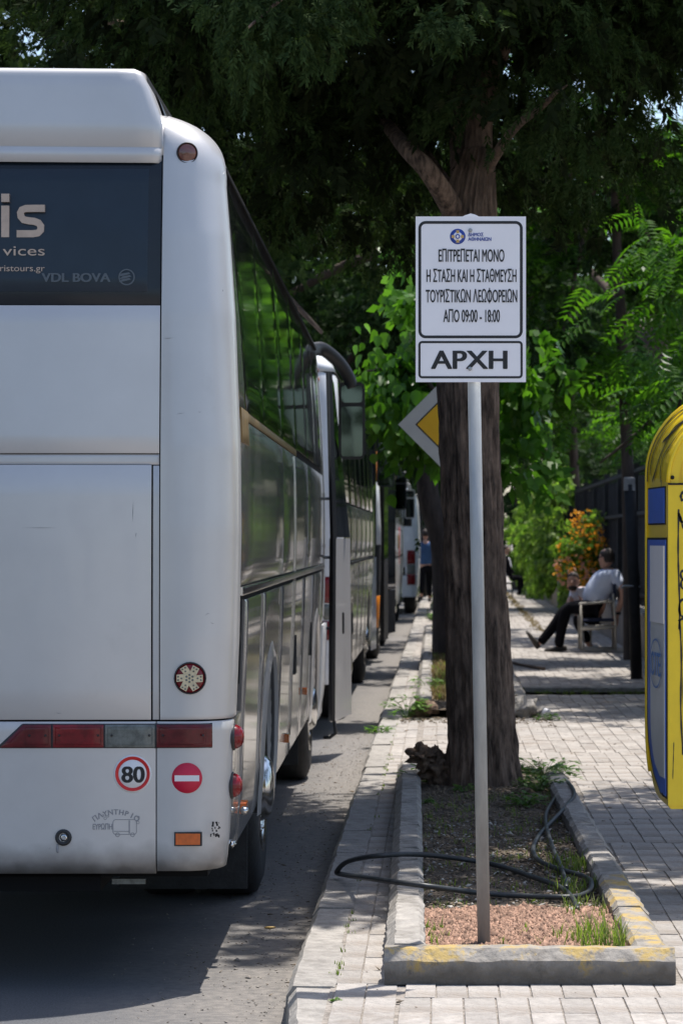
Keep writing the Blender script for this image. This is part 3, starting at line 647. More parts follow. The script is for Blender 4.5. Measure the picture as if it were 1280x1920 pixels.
        for j in range(R_-1):
            for i in range(n-1): a = j*n+i; Q.append((a, a+1, a+n+1, a+n))
        mb = MB().add(V, Q, True)
        ring = [i for i in range(n)]+[j*n+n-1 for j in range(1, R_)]+[(R_-1)*n+i for i in range(n-2, -1, -1)]+[j*n for j in range(R_-2, 0, -1)]
        nr = len(ring); V2 = [V[i] for i in ring]+[V[i]+Vector((-th, 0, 0)) for i in ring]
        mb.add(V2, [(i, i+nr, (i+1) % nr+nr, (i+1) % nr) for i in range(nr)])
        return mb.build(name, m, parent or s.t, fix=False, **kw)
    def shell(s, m, mroof=None):
        rings = []
        zs = [z*s.k for z in [1.10, 1.3, 1.7, 2.0, 2.5, 2.8, 3.09, 3.15, 3.205, 3.25, 3.275, 3.30]]
        def ring(z, d=0):
            R = [s.P(t, z, d) for t in (0, .5, 1, 1.17, 1.33, 1.5, 1.67, 1.83, 2, 2.02, 2.03, 2.04, 2.05, 2.065, 2.25, 2.5, 2.75, 3, 3.25, 3.5, 3.75, 4, 4.5)]+[s.P(5, z, d)]
            Lm = [Vector((-2*s.hw-p.x, p.y, p.z)) for p in R[1:-1]][::-1]
            return R+Lm
        for z in zs: rings.append(ring(z))
        b = MB().loft(rings, True, True).build('body', m, s.t)
        # roof skin
        rr = [ring(z, .012) for z in zs[-6:]]
        MB().loft(rr, True, True).build('roof', mroof or m, s.t)
        return b
    def chassis(s, wheels):
        w = 2*s.hw; mb = MB(); a = sorted(wheels); k = .12
        segs = [(.08, a[0]-.68)]+[(a[i]+.68, a[i+1]-.68) for i in range(len(a)-1)]+[(a[-1]+.68, s.L-.15)]
        for y0, y1 in segs: mb.box(-w+k, -k, y0, y1, .47, 1.12*s.k)
        mb.box(-w+.5, -.5, .09, s.L-.2, .36, 1.1*s.k)
        return mb.build('chassis', M['dark_shell'], s.t)
    def wheel(s, y, r=.5, w=.27, x=None, dual=False, cover=True):
        x = -.055 if x is None else x; hw = s.hw
        def tyre(x1, sgn):
            tr = MB(); pr = [(.30, 0), (.42, .005), (.485, -.02), (.5, -.05), (.5, -w+.05), (.485, -w+.02), (.42, -w), (.30, -w)]
            tr.lathe([(q*r/.5, h*sgn) for q, h in pr], (x1, y, r), 'x', 40)
            for g in (-.09, -.135, -.18): tr.lathe([(.5015*r/.5, g*sgn), (.5015*r/.5, (g+.012)*sgn)], (x1, y, r), 'x', 40)
            return tr.build('wheel', M['rubber'], s.t)
        wh = tyre(x, 1)
        if dual: tyre(x-.30, 1)
        tyre(-2*hw-x, -1)
        MB().lathe([(.305, -.01), (.30, .008), (.28, -.005), (.24, -.03), (.17, -.035), (.15, .02), (.12, .045), (.06, .055), (0, .055)], (x, y, r), 'x', 32).build('rim', M['chrome'], wh)
        for k in range(10): a = 2*pi*k/10; MB().ellipsoid((x-.012, y+cos(a)*.205, r+sin(a)*.205), (.018, .014, .014), 8, 5).build('wheel_nut', M['chrome'], wh)
        return wh
    def disc(s, name, m, t, z, r, d0=.0, d1=.02, prof=None, parent=None, n=28, sx=1, **kw):
        p = s.P(t, z, 0); e = 1e-3; u = (s.P(t+e, z)-s.P(t-e, z)).normalized(); v = Vector((0, 0, 1)); nn = u.cross(v).normalized(); v = nn.cross(u)
        rings = []
        for rr, h in (prof or [(1, d0), (1, d1), (.92, d1+.002), (.0001, d1+.002)]):
            rings.append([p+nn*h+(u*cos(2*pi*k/n)*sx+v*sin(2*pi*k/n))*rr*r for k in range(n)])
        return MB().loft(rings, False, prof is not None).build(name, m, parent or s.t, **kw)
    def mirror(s, x, y, z, m, w=.2, h=.6, arm=True, top=None):
        mb = MB(); pr = rrect(x-w/2, x+w/2, z-h, z, .05)
        mm = MB(); n = len(pr)
        mm.loft([[(a, y, b) for a, b in pr], [(a, y+.05, b) for a, b in pr], [((a-x)*.75+x, y+.13, (b-z+h/2)*.85+z-h/2) for a, b in pr]], True, True)
        h_ = mm.build('mirror', m, s.t)
        MB().prism(rrect(x-w/2+.022, x+w/2-.018, z-h+.02, z-h*.32, .02), y-.004, y-.001).build('mirror_glass', M['mirror'], h_)
        MB().prism(rrect(x-w/2+.022, x+w/2-.02, z-h*.27, z-.03, .025), y-.006, y-.001).build('mirror_glass', M['mirror'], h_)
        if arm: MB().loft([[p+Vector((0, 0, 0)) for p in rg] for rg in arm_rings(arm, top or .05)], True, True).build('mirror_arm', m, s.t)
        return h_
def arm_rings(path, r):
    P = spline(path, 6); out = []
    for i, p in enumerate(P):
        d = (P[min(i+1, len(P)-1)]-P[max(i-1, 0)]).normalized(); a = Vector((0, 1, 0)); b = d.cross(a).normalized(); f = i/(len(P)-1)
        rr = r[0]+(r[1]-r[0])*f if isinstance(r, tuple) else r
        out.append([p+(a*cos(2*pi*k/10)*.8+b*sin(2*pi*k/10))*rr for k in range(10)])
    return out
M['mirror'] = mat('mirror_glass', (.085, .11, .11), .03, 1)

# ---- the near silver coach
Yr = 10.0; Xr = -.775; SB = F/Yr; RZ = radians(.64)
c = Coach('coach', 'nearest bus, silver, with a dark rear window and 80 sticker, cropped by the left edge', (Xr, Yr, 0), RZ, 10.6, 3.33)
def lx(px): return (px-CX)/SB-Xr
def lz(py): return CH-(py-CY)/SB
c.shell(M['dark_shell'], M['silver'])
WH = (2.78, 8.85); c.chassis(WH)
LFT = -2.2
sp = M['silver']
c.panel('window_surround_sill', sp, lz(850), lz(571.5), ('x', LFT), ('x', lx(298.5)), d=.014)
hp_ = c.panel('engine_hatch', sp, lz(1349), lz(872), ('x', LFT), ('x', lx(284)), d=.016)
c.panel('hatch_surround', sp, lz(871), lz(851.5), ('x', LFT), ('x', lx(298.5)), d=.004, nz=3)
c.panel('hatch_surround', sp, lz(1349), lz(873), ('x', lx(287)), ('x', lx(298.5)), d=.004, bev=.001)
rw = c.panel('rear_window', M['rear_glass'], lz(570), lz(303)+.020, ('x', LFT), ('x', lx(299)), d=.006)
c.panel('inner_glass', M['rear_glass_in'], lz(545), lz(318)+.018, ('x', LFT), ('x', lx(274)), d=.008, parent=rw, th=.003, bev=.001)
c.panel('corner_panel', sp, lz(1349), 3.296, ('x', lx(301)), ('y', .30), d=.016, nz=150)
# top housing above the window
def housing():
    x1 = lx(298); x0 = LFT; pr = [(3.098, .0), (3.112, -.012), (3.150, -.016), (3.153, -.010), (3.157, -.010), (3.160, -.014), (3.25, -.006), (3.38, .004), (3.432, .010), (3.448, .018), (3.456, .034), (3.460, .08), (3.468, .6), (3.45, 1.6)]
    rings = []
    for i, (z, y) in enumerate(pr):
        rg = []
        zz = min(z, 3.45); ins = max(0, (zz-3.265)/(3.45-3.265))*(lx(298)-lx(262))
        for x in [x0, x0+.3, (x0+x1)/2, x1-.3-ins, x1-.10-ins, x1-.035-ins, x1-.012-ins, x1-ins]:
            e = max(0, (x-(x1-.035-ins))/.035); rg.append((x, y+.11+.02*e*e-.0*x, z-(.012*e if z > 3.38 else 0)-.012*((x1-x)/1.5 < 0)+.006*min(1.6, x1-x)))
        # return flange
        rg.append((x1-ins, y+.5 if i < 12 else y+.2, z-.01))
        rings.append(rg)
    return MB().loft(rings, False, True, False).move((0, 0, -.008)).build('roof_housing', sp, c.t, fix=True)
housing()
MB().add([(lx(298)-.002, .14, 3.07), (lx(298)-.002, .9, 3.07), (lx(272), 2.4, 3.44), (lx(264), .2, 3.44)], [(0, 1, 2, 3)]).build('roof_housing_cheek', M['black'], c.t)
MB().prism([(lx(270), 3.42), (lx(298), 3.29), (lx(312), 3.282), (lx(318), 3.25), (lx(300), 3.25)], .5, 3.0).build('roof_fairing', M['silver_side'], c.t)
# bumper
c.panel('bumper', M['silver_low'], .445, lz(1352.5), ('x', LFT), ('x', lx(293)), d=.016, nz=14)
c.panel('bumper_corner', M['silver_low'], .455, lz(1352.5), ('x', lx(295)), ('t', 1.97), d=.016, nz=14)
c.panel('corner_flap', M['silver_side'], .52, lz(1352.5), ('t', 1.985), ('y', .62), d=.014, nz=10)
MB().box(-2.4, -.10, .09, .30, .415, .450, .01).build('bumper_lip', M['dark_shell'], c.t)
MB().box(lx(205)-.0, lx(268), .10, .13, .385, .405).build('number_strip', M['clear_lens'], c.t)
# light bar
lb = c.panel('light_bar', M['black'], lz(1402.5), lz(1355.5), ('x', lx(-6), lx(44)), ('x', lx(393)), d=.0185, nz=3)
for nm, m, a0, a1, b in (('tail_light', 'red_lens', 3, 46, 98), ('tail_light', 'red_lens_b', 101.5, 101.5, 196), ('reversing_light', 'clear_lens', 199, 199, 291.5), ('tail_light', 'red_lens', 295, 295, 391.5)):
    q = c.panel(nm, M[m], lz(1400.5), lz(1358), ('x', lx(a0), lx(a1)), ('x', lx(b)), d=.024, nz=4, parent=lb)
    for sxp in (a1+12, b-10):
        MB().lathe([(.0, -.031), (.0035, -.030), (.0045, -.024)], (lx(sxp), 0, lz(1378)), 'y', 10).build('screw', M['black'], lb)
    fr_ = MB(); frame(fr_, lx(max(a0, a1)+4), lx(b-4), lz(1396), lz(1362), .006, .0016, -.0262, -.0245); fr_.build('lens_rib', M[m], lb)
# round lamps
def roundlamp(px, py, r, m, name):
    z = lz(py); t = c.tx(lx(px), z) 
    c.disc(name+'_rim', M['black'], t, z, r*1.0, prof=[(1, .01), (1.0, .022), (.93, .024), (.9, .018)])
    return c.disc(name, M[m], t, z, r*.92, prof=[(1, .012), (1, .019), (.8, .024), (.4, .027), (.001, .028)])
roundlamp(344, 278, .040, 'brown_lens', 'marker_lamp')
led = roundlamp(357, 1271, .060, 'red_lens_b', 'led_lamp')
lc = (lx(357), lz(1271)); star = []
for k in range(14):
    pass
st = MB(); pts = []
for k in range(6):
    a0 = radians(60*k)
    for da, r in ((-.27, .050), (.27, .050), (.42, .026)):
        pts.append((lc[0]+cos(a0+da)*r, lc[1]+sin(a0+da)*r))
st.prism(pts, -.0335, -.025)
st_o = st.build('led_star', M['cream'], c.t)
dm = MB()
for k in range(7):
    q = (0, 0) if k == 6 else (cos(radians(60*k+30))*.013, sin(radians(60*k+30))*.013)
    dm.lathe([(.0, -.036), (.0036, -.0355), (.0045, -.033)], (lc[0]+q[0], 0, lc[1]+q[1]), 'y', 8)
for k in range(6):
    for rr, oo in ((.030, 0), (.042, -.006), (.042, .006)):
        a = radians(60*k); dm.lathe([(.0, -.036), (.003, -.0355), (.0036, -.033)], (lc[0]+cos(a)*rr-sin(a)*oo, 0, lc[1]+sin(a)*rr+cos(a)*oo), 'y', 8)
dm.build('led_bulbs', M['clear_lens'], st_o)
YF = -.0165
def flatdisc(name, m, cx_, cz_, r, y, parent=None, n=40, x=1): return MB().lathe([(0, -.0004), (r, -.0004), (r, .0008)], (cx_, y, cz_), 'y', n).build(name, M[m], parent or c.t)
s80 = flatdisc('speed_sticker', 'white_plain', lx(250), lz(1450), 35.5/SB, YF)
MB().lathe([(32.5/SB, -.0010), (26.5/SB, -.0010), (26.5/SB, -.0004), (32.5/SB, -.0004), (32.5/SB, -.001)], (lx(250), YF, lz(1450)), 'y', 44).build('red_ring', M['red'], s80)
text('lettering', '80', 31/SB, M['ink'], s80, (lx(251), YF-.0014, lz(1466)), R90, 41/SB, bold=.035)
sne = flatdisc('no_entry_sticker', 'crimson', lx(351.5), lz(1458), 28.5/SB, YF)
MB().box(lx(328.5), lx(374.5), YF-.0012, YF-.0004, lz(1464), lz(1453)).build('white_bar', M['white_plain'], sne)
oref = MB().box(lx(328), lx(379.5), YF-.006, YF+.01, lz(1585), lz(1559)).build('reflector_frame', M['black'], c.t)
MB().box(lx(331), lx(376.5), YF-.010, YF-.004, lz(1582.5), lz(1561.5), .0).build('orange_reflector', M['amber'], oref)
th = MB().lathe([(.031, -.001), (.030, -.006), (.022, -.008), (.017, -.004), (.016, .02), (.0, .02)], (lx(121), YF, lz(1569)), 'y', 22).build('towing_socket', M['black'], c.t)
MB().lathe([(.008, -.004), (.016, -.002), (.016, .01), (.008, .01), (.008, -.004)], (lx(122), YF, lz(1569)), 'y', 6).build('towing_nut', M['chrome'], th)
MB().ellipsoid((lx(110), YF, lz(1590)), (.006, .002, .016), 8, 6, .5).build('paint_chip', M['grey_print'], c.t)
# marks and lettering
Yg = .052
def ytab(py): return c.tab(c.B, lz(py))-.012
def ribbon(pts, w, y0, y1):
    P = [Vector((lx(a), 0, lz(b))) for a, b in pts]; L_ = []; R_ = []
    for i, p in enumerate(P):
        d = (P[min(i+1, len(P)-1)]-P[max(i-1, 0)]).normalized(); n = Vector((-d.z, 0, d.x))*w/2
        L_.append(p+n); R_.append(p-n)
    mb = MB()
    rings = [[Vector((a.x, y0, a.z)), Vector((b.x, y0, b.z)), Vector((b.x, y1, b.z)), Vector((a.x, y1, a.z))] for a, b in zip(L_, R_)]
    return mb.loft(rings, True, False)
yi = ytab(410)
ribbon([(80, 386.5), (60, 386.5), (44, 386.8), (37, 389.5), (34, 395), (35, 402), (40, 408), (50, 410), (60, 411), (68, 414), (72.5, 420), (72, 428), (67, 433), (58, 434.5), (44, 434.5), (27, 434.5)], 13.5/SB, yi-.006, yi+.02).build('letter_s', M['copper'], rw)
MB().box(lx(-2), lx(13), yi-.006, yi+.02, lz(441), lz(381.5), 0).build('letter_i', M['copper'], rw)
MB().box(lx(-2), lx(13), yi-.006, yi+.02, lz(374.5), lz(359), 0).build('letter_i_dot', M['copper'], rw)
text('lettering', 'vices', 15/SB, M['copper'], rw, (lx(80.5), ytab(476), lz(476)), R90, 79/SB, 'RIGHT', cap=.56)
text('lettering', 'rristours.gr', 9.5/SB, M['copper'], rw, (lx(81), ytab(506), lz(506)), R90, 92/SB, 'RIGHT', cap=.56)
text('lettering', 'VDL BOVA', 17/SB, M['faint'], rw, (lx(140), ytab(526), lz(526)), R90, 128/SB, bold=.04)
lg = MB(); yl = ytab(517)
lg.lathe([(15.5/SB, 0), (13/SB, 0)], (lx(235), yl, lz(517)), 'y', 28)
for dx, dz in ((-2, 5), (0, 0), (-1, -5.5)):
    lg.prism([(lx(235+dx-14), lz(517-dz+4)), (lx(235+dx-8), lz(517-dz-1.5)), (lx(235+dx+6), lz(517-dz-4)), (lx(235+dx+9), lz(517-dz-1)), (lx(235+dx-4), lz(517-dz+2.5))], yl-.0005, yl)
lg.build('bird_logo', M['faint'], rw)
gp = M['grey_print']
def arc_text(body, cxp, cyp, rp, a0, a1, h, parent):
    for i, ch in enumerate(body):
        a = a0+(a1-a0)*i/(len(body)-1)
        text('lettering', ch, h/SB, gp, parent, (lx(cxp+sin(a)*rp), YF-.0005, lz(cyp-cos(a)*rp)), (pi/2, -a*-1 if False else a, 0), None, bold=.03)
ws = MB()
frame(ws, lx(213), lx(258), lz(1564), lz(1535), .012, .0022, YF-.0008, YF)
ws.box(lx(243), lx(245), YF-.0009, YF, lz(1562), lz(1537)); ws.box(lx(215), lx(243), YF-.0009, YF, lz(1558), lz(1557))
ws.lathe([(4.2/SB, 0), (3/SB, 0)], (lx(222), YF-.001, lz(1564)), 'y', 14); ws.lathe([(4.2/SB, 0), (3/SB, 0)], (lx(250), YF-.001, lz(1564)), 'y', 14)
for q in ((199, 1533, 3), (204, 1529, 2.4), (260, 1541, 3), (261, 1531, 2.3), (195, 1528, 2)): ws.lathe([(q[2]/SB, 0), ((q[2]-.9)/SB, 0)], (lx(q[0]), YF-.001, lz(q[1])), 'y', 12)
wso = ws.build('wash_sticker', gp, c.t)
arc_text('ΠΛΥΝΤΗΡΙΟ', 219, 1590, 64, -.60, .60, 10, wso)
text('lettering', 'ΕΥΡΩΠΗ', 11/SB, gp, wso, (lx(176), YF-.0005, lz(1554)), R90, 36/SB, 'LEFT', bold=.03)
# torn black sticker on the corner
ts_ = MB(); rs = random.Random(3)
for k in range(26):
    x = lx(395+rs.random()*17); z = lz(1541+rs.random()*28); t = c.tx(x, z) if False else 1.18
    w_ = rs.uniform(.001, .004); h_ = rs.uniform(.001, .006); y_ = c.P(1.0+.42*(x-lx(393))/.035, z, .0175).y
    ts_.box(x-w_, x+w_, y_-.0006, y_+.001, z-h_, z+h_)
ts_.build('torn_sticker', M['ink'], c.t)
rs = random.Random(8)
for k, (px, py, ln, an) in enumerate(((315, 633, 22, .06), (386, 1152, 10, .5), (394, 1168, 7, -.4), (338, 776, 16, .15), (372, 772, 6, 0), (112, 1336, 12, -.1), (96, 1590, 6, .8), (52, 1612, 5, .3), (256, 1003, 10, 1.4), (409, 1620, 14, .2), (250, 960, 40, 1.55), (75, 990, 70, 0.0), (300, 210, 8, .4), (404, 310, 8, 1.2), (407, 540, 5, 1.5))):
    z = lz(py); x = lx(px); t = c.tx(x, z); q = c.P(t, z, .0172); dx, dz = cos(an)*ln/2/SB, sin(an)*ln/2/SB; w_ = .0011
    q1, q2 = c.P(c.tx(x-dx, z-dz), z-dz, .0172), c.P(c.tx(x+dx, z+dz), z+dz, .0172); m_ = (q1+q2)/2+Vector((0, -.0002, rs.uniform(-.003, .003)))
    nv = Vector((-dz, 0, dx)).normalized()*w_
    MB().add([q1, m_-nv, q2, m_+nv], [(0, 1, 2, 3)]).build('scratch', M['grey_print'], c.t, fix=False)
# side: windows, stripe, belt, lower flaps
def winz(y): return 2.15+.004*y
gl = M['glass']; edges = [.36, 2.05, 3.72, 5.35, 7.0, 8.5, 9.9]
for i in range(len(edges)-1):
    a, b = edges[i]+.002, edges[i+1]-.002
    sa = ('y', a+.42, a) if i == 0 else ('y', a)
    c.panel('side_window', gl, 2.19, 3.065, sa, ('y', b), d=.012, nz=6, bev=.0006)
c.panel('window_corner_trim', M['silver_side'], 2.19, 3.065, ('y', .315, .315), ('y', .765, .35), d=.011, nz=8, bev=.001)
c.panel('gold_stripe', M['gold'], 2.15, 2.185, ('y', .80), ('y', 5.4), d=.014, nz=3, bev=.001)
c.panel('gold_stripe', M['gold'], 2.05, 2.185, ('y', .36), ('y', .78), d=.020, nz=3, bev=.002)
c.panel('gutter_rail', M['gutter'], 3.070, 3.092, ('y', .22), ('y', 9.9), d=.020, nz=3, bev=.003)
c.panel('roof_stripe', M['gold'], 3.095, 3.106, ('y', 1.6), ('y', 6.0), d=.014, nz=3, bev=.002)
MB().box(-.075, -.045, .27, .33, 3.03, 3.10).build('gutter_end', M['steel'], c.t)
sd = M['silver_side']
pb = [.315, 3.72, 7.0, 9.9]
for i in range(len(pb)-1):
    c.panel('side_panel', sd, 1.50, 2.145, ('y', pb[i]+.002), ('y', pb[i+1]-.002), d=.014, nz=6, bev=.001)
c.panel('belt_rail', M['chrome'], 1.462, 1.495, ('y', .315), ('y', 9.9), d=.026, nz=3, bev=.006)
c.panel('belt_shadow_gap', M['dark_shell'], 1.445, 1.46, ('y', .315), ('y', 9.9), d=.004, nz=2, bev=.001)
low_edges = [.635, 1.95, 3.62, 5.0, 6.4, 7.9, 9.6]
for i in range(len(low_edges)-1):
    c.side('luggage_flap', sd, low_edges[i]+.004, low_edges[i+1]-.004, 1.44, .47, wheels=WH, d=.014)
for yy, zz in ((5.28, 1.02), (5.42, 1.02), (7.8, 1.02)):
    p = c.P(c.ty(yy, zz), zz, .018); MB().box(p.x-.012, p.x+.006, yy-.02, yy+.02, zz-.11, zz+.11, .004).build('flap_handle', M['black'], c.t)
for yy in (5.05,):
    c.panel('door_post', M['chrome'], .48, 2.14, ('y', yy), ('y', yy+.035), d=.022, nz=8, bev=.004)
for w in WH:
    rr = []
    for k in range(27):
        a = pi*(-.03+1.06*k/26); zz = .5+sin(a)*.62; yy = w+cos(a)*.62; zz_ = max(zz, .47); pa = c.P(c.ty(yy, zz_), zz_, .012)
        pb_ = Vector((pa.x-.06, w+cos(a)*.60, .5+sin(a)*.60)); pc_ = Vector((pa.x+.018, w+cos(a)*.635, .5+sin(a)*.635)); pd_ = Vector((pa.x+.004, w+cos(a)*.70, .5+sin(a)*.70))
        rr.append([pb_, pc_, pd_])
    MB().loft(rr, False, True, False).build('wheel_arch_lip', M['silver'], c.t)
c.wheel(WH[0], dual=True, x=-.045); c.wheel(WH[1], x=-.05)
MB().box(-.62, -.06, 1.85, 1.875, .14, .62).build('mudflap', M['rubber'], c.t)
MB().box(-.62, -.10, 8.10, 8.12, .16, .5).build('mudflap', M['rubber'], c.t)
for zc_ in (.934, .751):
    c.disc('side_marker_rim', M['black'], 2.0, zc_, .052, prof=[(1, .008), (1, .02), (.9, .022)])
    c.disc('side_marker_lamp', M['red_lens_b'], 2.0, zc_, .047, prof=[(1, .015), (.95, .03), (.75, .045), (.4, .054), (.001, .056)])
for yy, zz in ((.85, .60), (4.6, .60), (7.0, .72)):
    p = c.P(c.ty(yy, zz), zz, .016); MB().box(p.x-.01, p.x+.02, yy-.05, yy+.05, zz-.022, zz+.022, .004).build('side_repeater', M['amber'], c.t)
MB().ellipsoid((.0, .70, .60), (.018, .03, .018), 10, 8).build('flap_latch', M['chrome'], c.t)
MB().ellipsoid((-.03, .42, .50), (.014, .03, .014), 10, 8, .5).build('flap_latch', M['chrome'], c.t)
# front: bumper bulge, windscreen, open plug door, mirror
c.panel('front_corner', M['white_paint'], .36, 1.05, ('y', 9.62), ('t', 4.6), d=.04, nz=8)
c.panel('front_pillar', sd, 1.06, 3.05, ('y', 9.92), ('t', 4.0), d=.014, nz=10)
c.panel('windscreen', gl, 1.25, 2.95, ('t', 4.02), ('t', 4.98), d=.012, nz=10)
fdr = MB(); fdr.prism([(9.64, 1.06), (9.9, 1.06), (9.9, 1.44), (9.64, 1.44)], -.03, 0, 'x'); fdr.build('step_panel', sd, c.t)
def local(p): return Matrix.Rotation(-RZ, 4, 'Z') @ (Vector(p)-Vector((Xr, Yr, 0)))
def quadbox(mb, P4, th):          # P4 = four world corners, thickness along their normal
    P4 = [local(p) for p in P4]; n = (P4[1]-P4[0]).cross(P4[3]-P4[0]).normalized()*th
    return mb.add(P4+[p+n for p in P4], [(0, 1, 2, 3), (7, 6, 5, 4), (0, 4, 5, 1), (1, 5, 6, 2), (2, 6, 7, 3), (3, 7, 4, 0)])
A = at(628, 1352, 20.3); B = at(659, 1338, 21.15); A2 = at(630, 1010, 20.3); B2 = at(656, 1010, 21.15); A3 = at(619, 697, 20.3); B3 = at(626, 720, 21.15)
door = quadbox(MB(), [A, B, B2, A2], -.035).build('door', M['silver'], c.t)
quadbox(MB(), [A2+Vector((0, 0, .01)), B2+Vector((0, 0, .01)), B3, A3], -.03).build('door_glass', gl, door)
quadbox(MB(), [A+Vector((-.022, -.02, 0)), A+Vector((0, -.004, 0)), A2+Vector((0, -.004, 0)), A2+Vector((-.022, -.02, 0))], -.05).build('door_seal', M['black'], door)
quadbox(MB(), [A2+Vector((-.022, -.02, 0)), A2+Vector((.006, -.004, 0)), A3+Vector((.016, -.004, 0)), A3+Vector((-.01, -.02, 0))], -.05).build('door_seal', M['black'], door)
for px in (636, 653):
    q = at(px, 1168, 20.3 if px < 640 else 20.9); q = local(q)+Vector((.03, -.03, 0)); MB().box(q.x-.008, q.x+.008, q.y-.01, q.y+.01, q.z-.08, q.z+.08).build('door_handle', M['black'], door)
MB().tube([local(at(626, 1352, 20.4)), local(at(629, 1375, 20.4)), local(at(618, 1383, 20.4)), local(at(606, 1383, 20.4))], .014, 8).build('door_arm', M['black'], door)
for py in (935, 1045, 1178): 
    MB().tube([local(at(600, py, 20.7)), local(at(626, py, 20.5))], .012, 8).build('door_arm', M['black'], door)
ym = 20.95-Yr
arm = [local(at(586, 655, 20.6)), local(at(606, 655, 20.8)), local(at(634, 678, 20.9)), local(at(653, 706, 20.95)), local(at(660, 728, 20.97))]
mc = local(at(659, 716, 20.95))
c.mirror(mc.x, mc.y, mc.z, M['black'], .205, .60, arm, (.055, .05))

# ------------------------------------------------------------------ the other vehicles along the kerb
def coach2(label, Y, X, Lc, H, paint, side, lights='tall', front_door=True, windows=6, mir=True, sidewin=True, name='coach', cat='bus', hw=1.25, wheels=None, rearwin=True, rzz=0, mcol='black', extra=None):
    b = Coach(name, label, (X, Y, 0), rzz, Lc, H, hw, cat=cat); p = M[paint]; k = b.k
    b.shell(M['dark_shell'], p); wh = wheels or (2.8*min(1, Lc/10.5), Lc-2.3*min(1, Lc/10.5)); b.chassis(wh)
    wl = -2*hw+.1
    b.panel('rear_panel', p, 1.02*k, 2.05*k, ('x', wl+.2), ('x', -.34), d=.014)
    if rearwin: b.panel('rear_window', M['glass'], 2.07*k, 2.95*k, ('x', wl+.2), ('x', -.30), d=.012)
    b.panel('rear_top', p, 2.97*k, 3.26*k, ('x', wl+.2), ('x', -.36), d=.014)
    b.panel('corner_panel', p, 1.02*k, 3.22*k, ('x', -.28), ('y', .3), d=.016, nz=12)
    b.panel('bumper', p, .46*k, 1.0*k, ('x', wl), ('y', .3), d=.016, nz=6)
    n = windows; e = [.33+(Lc-1.0-.33)*i/n for i in range(n+1)]
    for i in range(n):
        if sidewin: b.panel('side_window', M['glass'], 2.0*k, 3.04*k, ('y', e[i]+.01), ('y', e[i+1]-.01), d=.012, nz=4)
        b.panel('side_panel', M[side], 1.48*k, 1.985*k if sidewin else 3.04*k, ('y', e[i]+.004), ('y', e[i+1]-.004), d=.014, nz=4)
    b.panel('belt_rail', M['black'], 1.45*k, 1.47*k, ('y', .33), ('y', Lc-1.0), d=.02, nz=2, bev=.002)
    le = [.315]+[.315+(Lc-.9-.315)*i/7 for i in range(1, 8)]
    zc = .5*min(1, k+.02)
    for i in range(7): b.side('luggage_flap', M[side], le[i]+.004, le[i+1]-.004, 1.44*k, .45*k, wheels=wh, R=.60*min(1, k+.05), zc=zc, d=.014)
    for w in wh: b.wheel(w, r=zc)
    b.panel('front_panel', p, .40*k, 1.2*k, ('y', Lc-.88), ('t', 4.9), d=.016, nz=4)
    b.panel('windscreen', M['glass'], 1.22*k, 3.0*k, ('t', 3.6), ('t', 4.9), d=.012, nz=6)
    b.panel('front_pillar', M[side], 1.22*k, 3.04*k, ('y', Lc-.99), ('t', 3.58), d=.014, nz=6)
    for q in (2.0*k, ): pass
    if lights == 'tall':
        for m, z0, z1 in (('red_lens_b', 1.14, 1.36), ('clear_lens', 1.0, 1.13), ('red_lens_b', .83, .99)):
            b.panel('tail_light', M[m], z0*k, z1*k, ('x', -.18), ('t', 1.35), d=.022, nz=3, bev=.004)
    if mir:
        cm = b.mirror(.14, Lc+.05, 2.95*k, M[mcol], .22, .62, [Vector((-.25, Lc-.05, 3.12*k)), Vector((-.05, Lc, 3.14*k)), Vector((.10, Lc+.03, 3.06*k)), Vector((.14, Lc+.06, 2.93*k))], .04)
    return b
def plug_door(b, A, B, z0, z1, zs, m='silver_side', th=.05):       # opened door panel given by its two foot points (local)
    A = Vector(A); B = Vector(B); d = (B-A).normalized(); nn = Vector((d.y, -d.x, 0))*-th
    def q(za, zb, inn=0): return [A+Vector((0, 0, za)), B+Vector((0, 0, za)), B+Vector((0, 0, zb)), A+Vector((0, 0, zb))]
    P4 = q(z0, zs); d1 = MB().add(P4+[p+nn for p in P4], [(0, 1, 2, 3), (7, 6, 5, 4), (0, 4, 5, 1), (1, 5, 6, 2), (2, 6, 7, 3), (3, 7, 4, 0)]).build('door', M[m], b.t)
    P4 = q(zs+.01, z1); MB().add(P4+[p+nn*.8 for p in P4], [(0, 1, 2, 3), (7, 6, 5, 4), (0, 4, 5, 1), (1, 5, 6, 2), (2, 6, 7, 3), (3, 7, 4, 0)]).build('door_glass', M['glass'], d1)
    P4 = [A-d*.02+Vector((0, 0, z0)), A-d*.002+Vector((0, 0, z0)), A-d*.002+Vector((0, 0, z1)), A-d*.02+Vector((0, 0, z1))]
    MB().add(P4+[p+nn*1.1 for p in P4], [(0, 1, 2, 3), (7, 6, 5, 4), (0, 4, 5, 1), (1, 5, 6, 2), (2, 6, 7, 3), (3, 7, 4, 0)]).build('door_seal', M['black'], d1)
    return d1
b2 = coach2('white-backed bus with dark sides, second from the camera, behind the silver bus', 22.6, -.845, 11.2, 3.30, 'white_paint', 'silver_side')
b2.disc('marker_lamp', M['red_lens_b'], 1.0-.01, 3.10, .035, prof=[(1, .012), (1, .022), (.5, .03), (.001, .032)])
b2.disc('marker_lamp', M['amber'], 1.0-.01, 3.02, .032, prof=[(1, .012), (1, .022), (.5, .03), (.001, .032)])
for zz in (1.62, 2.05): 
    MB().ellipsoid((-.055, -.02, zz), (.03, .02, .02), 8, 6).build('rear_hinge', M['black'], b2.t)
plug_door(b2, (-.03, 10.6, 0), (.02, 11.3, 0), .30, 2.9, 1.45, 'white_paint')
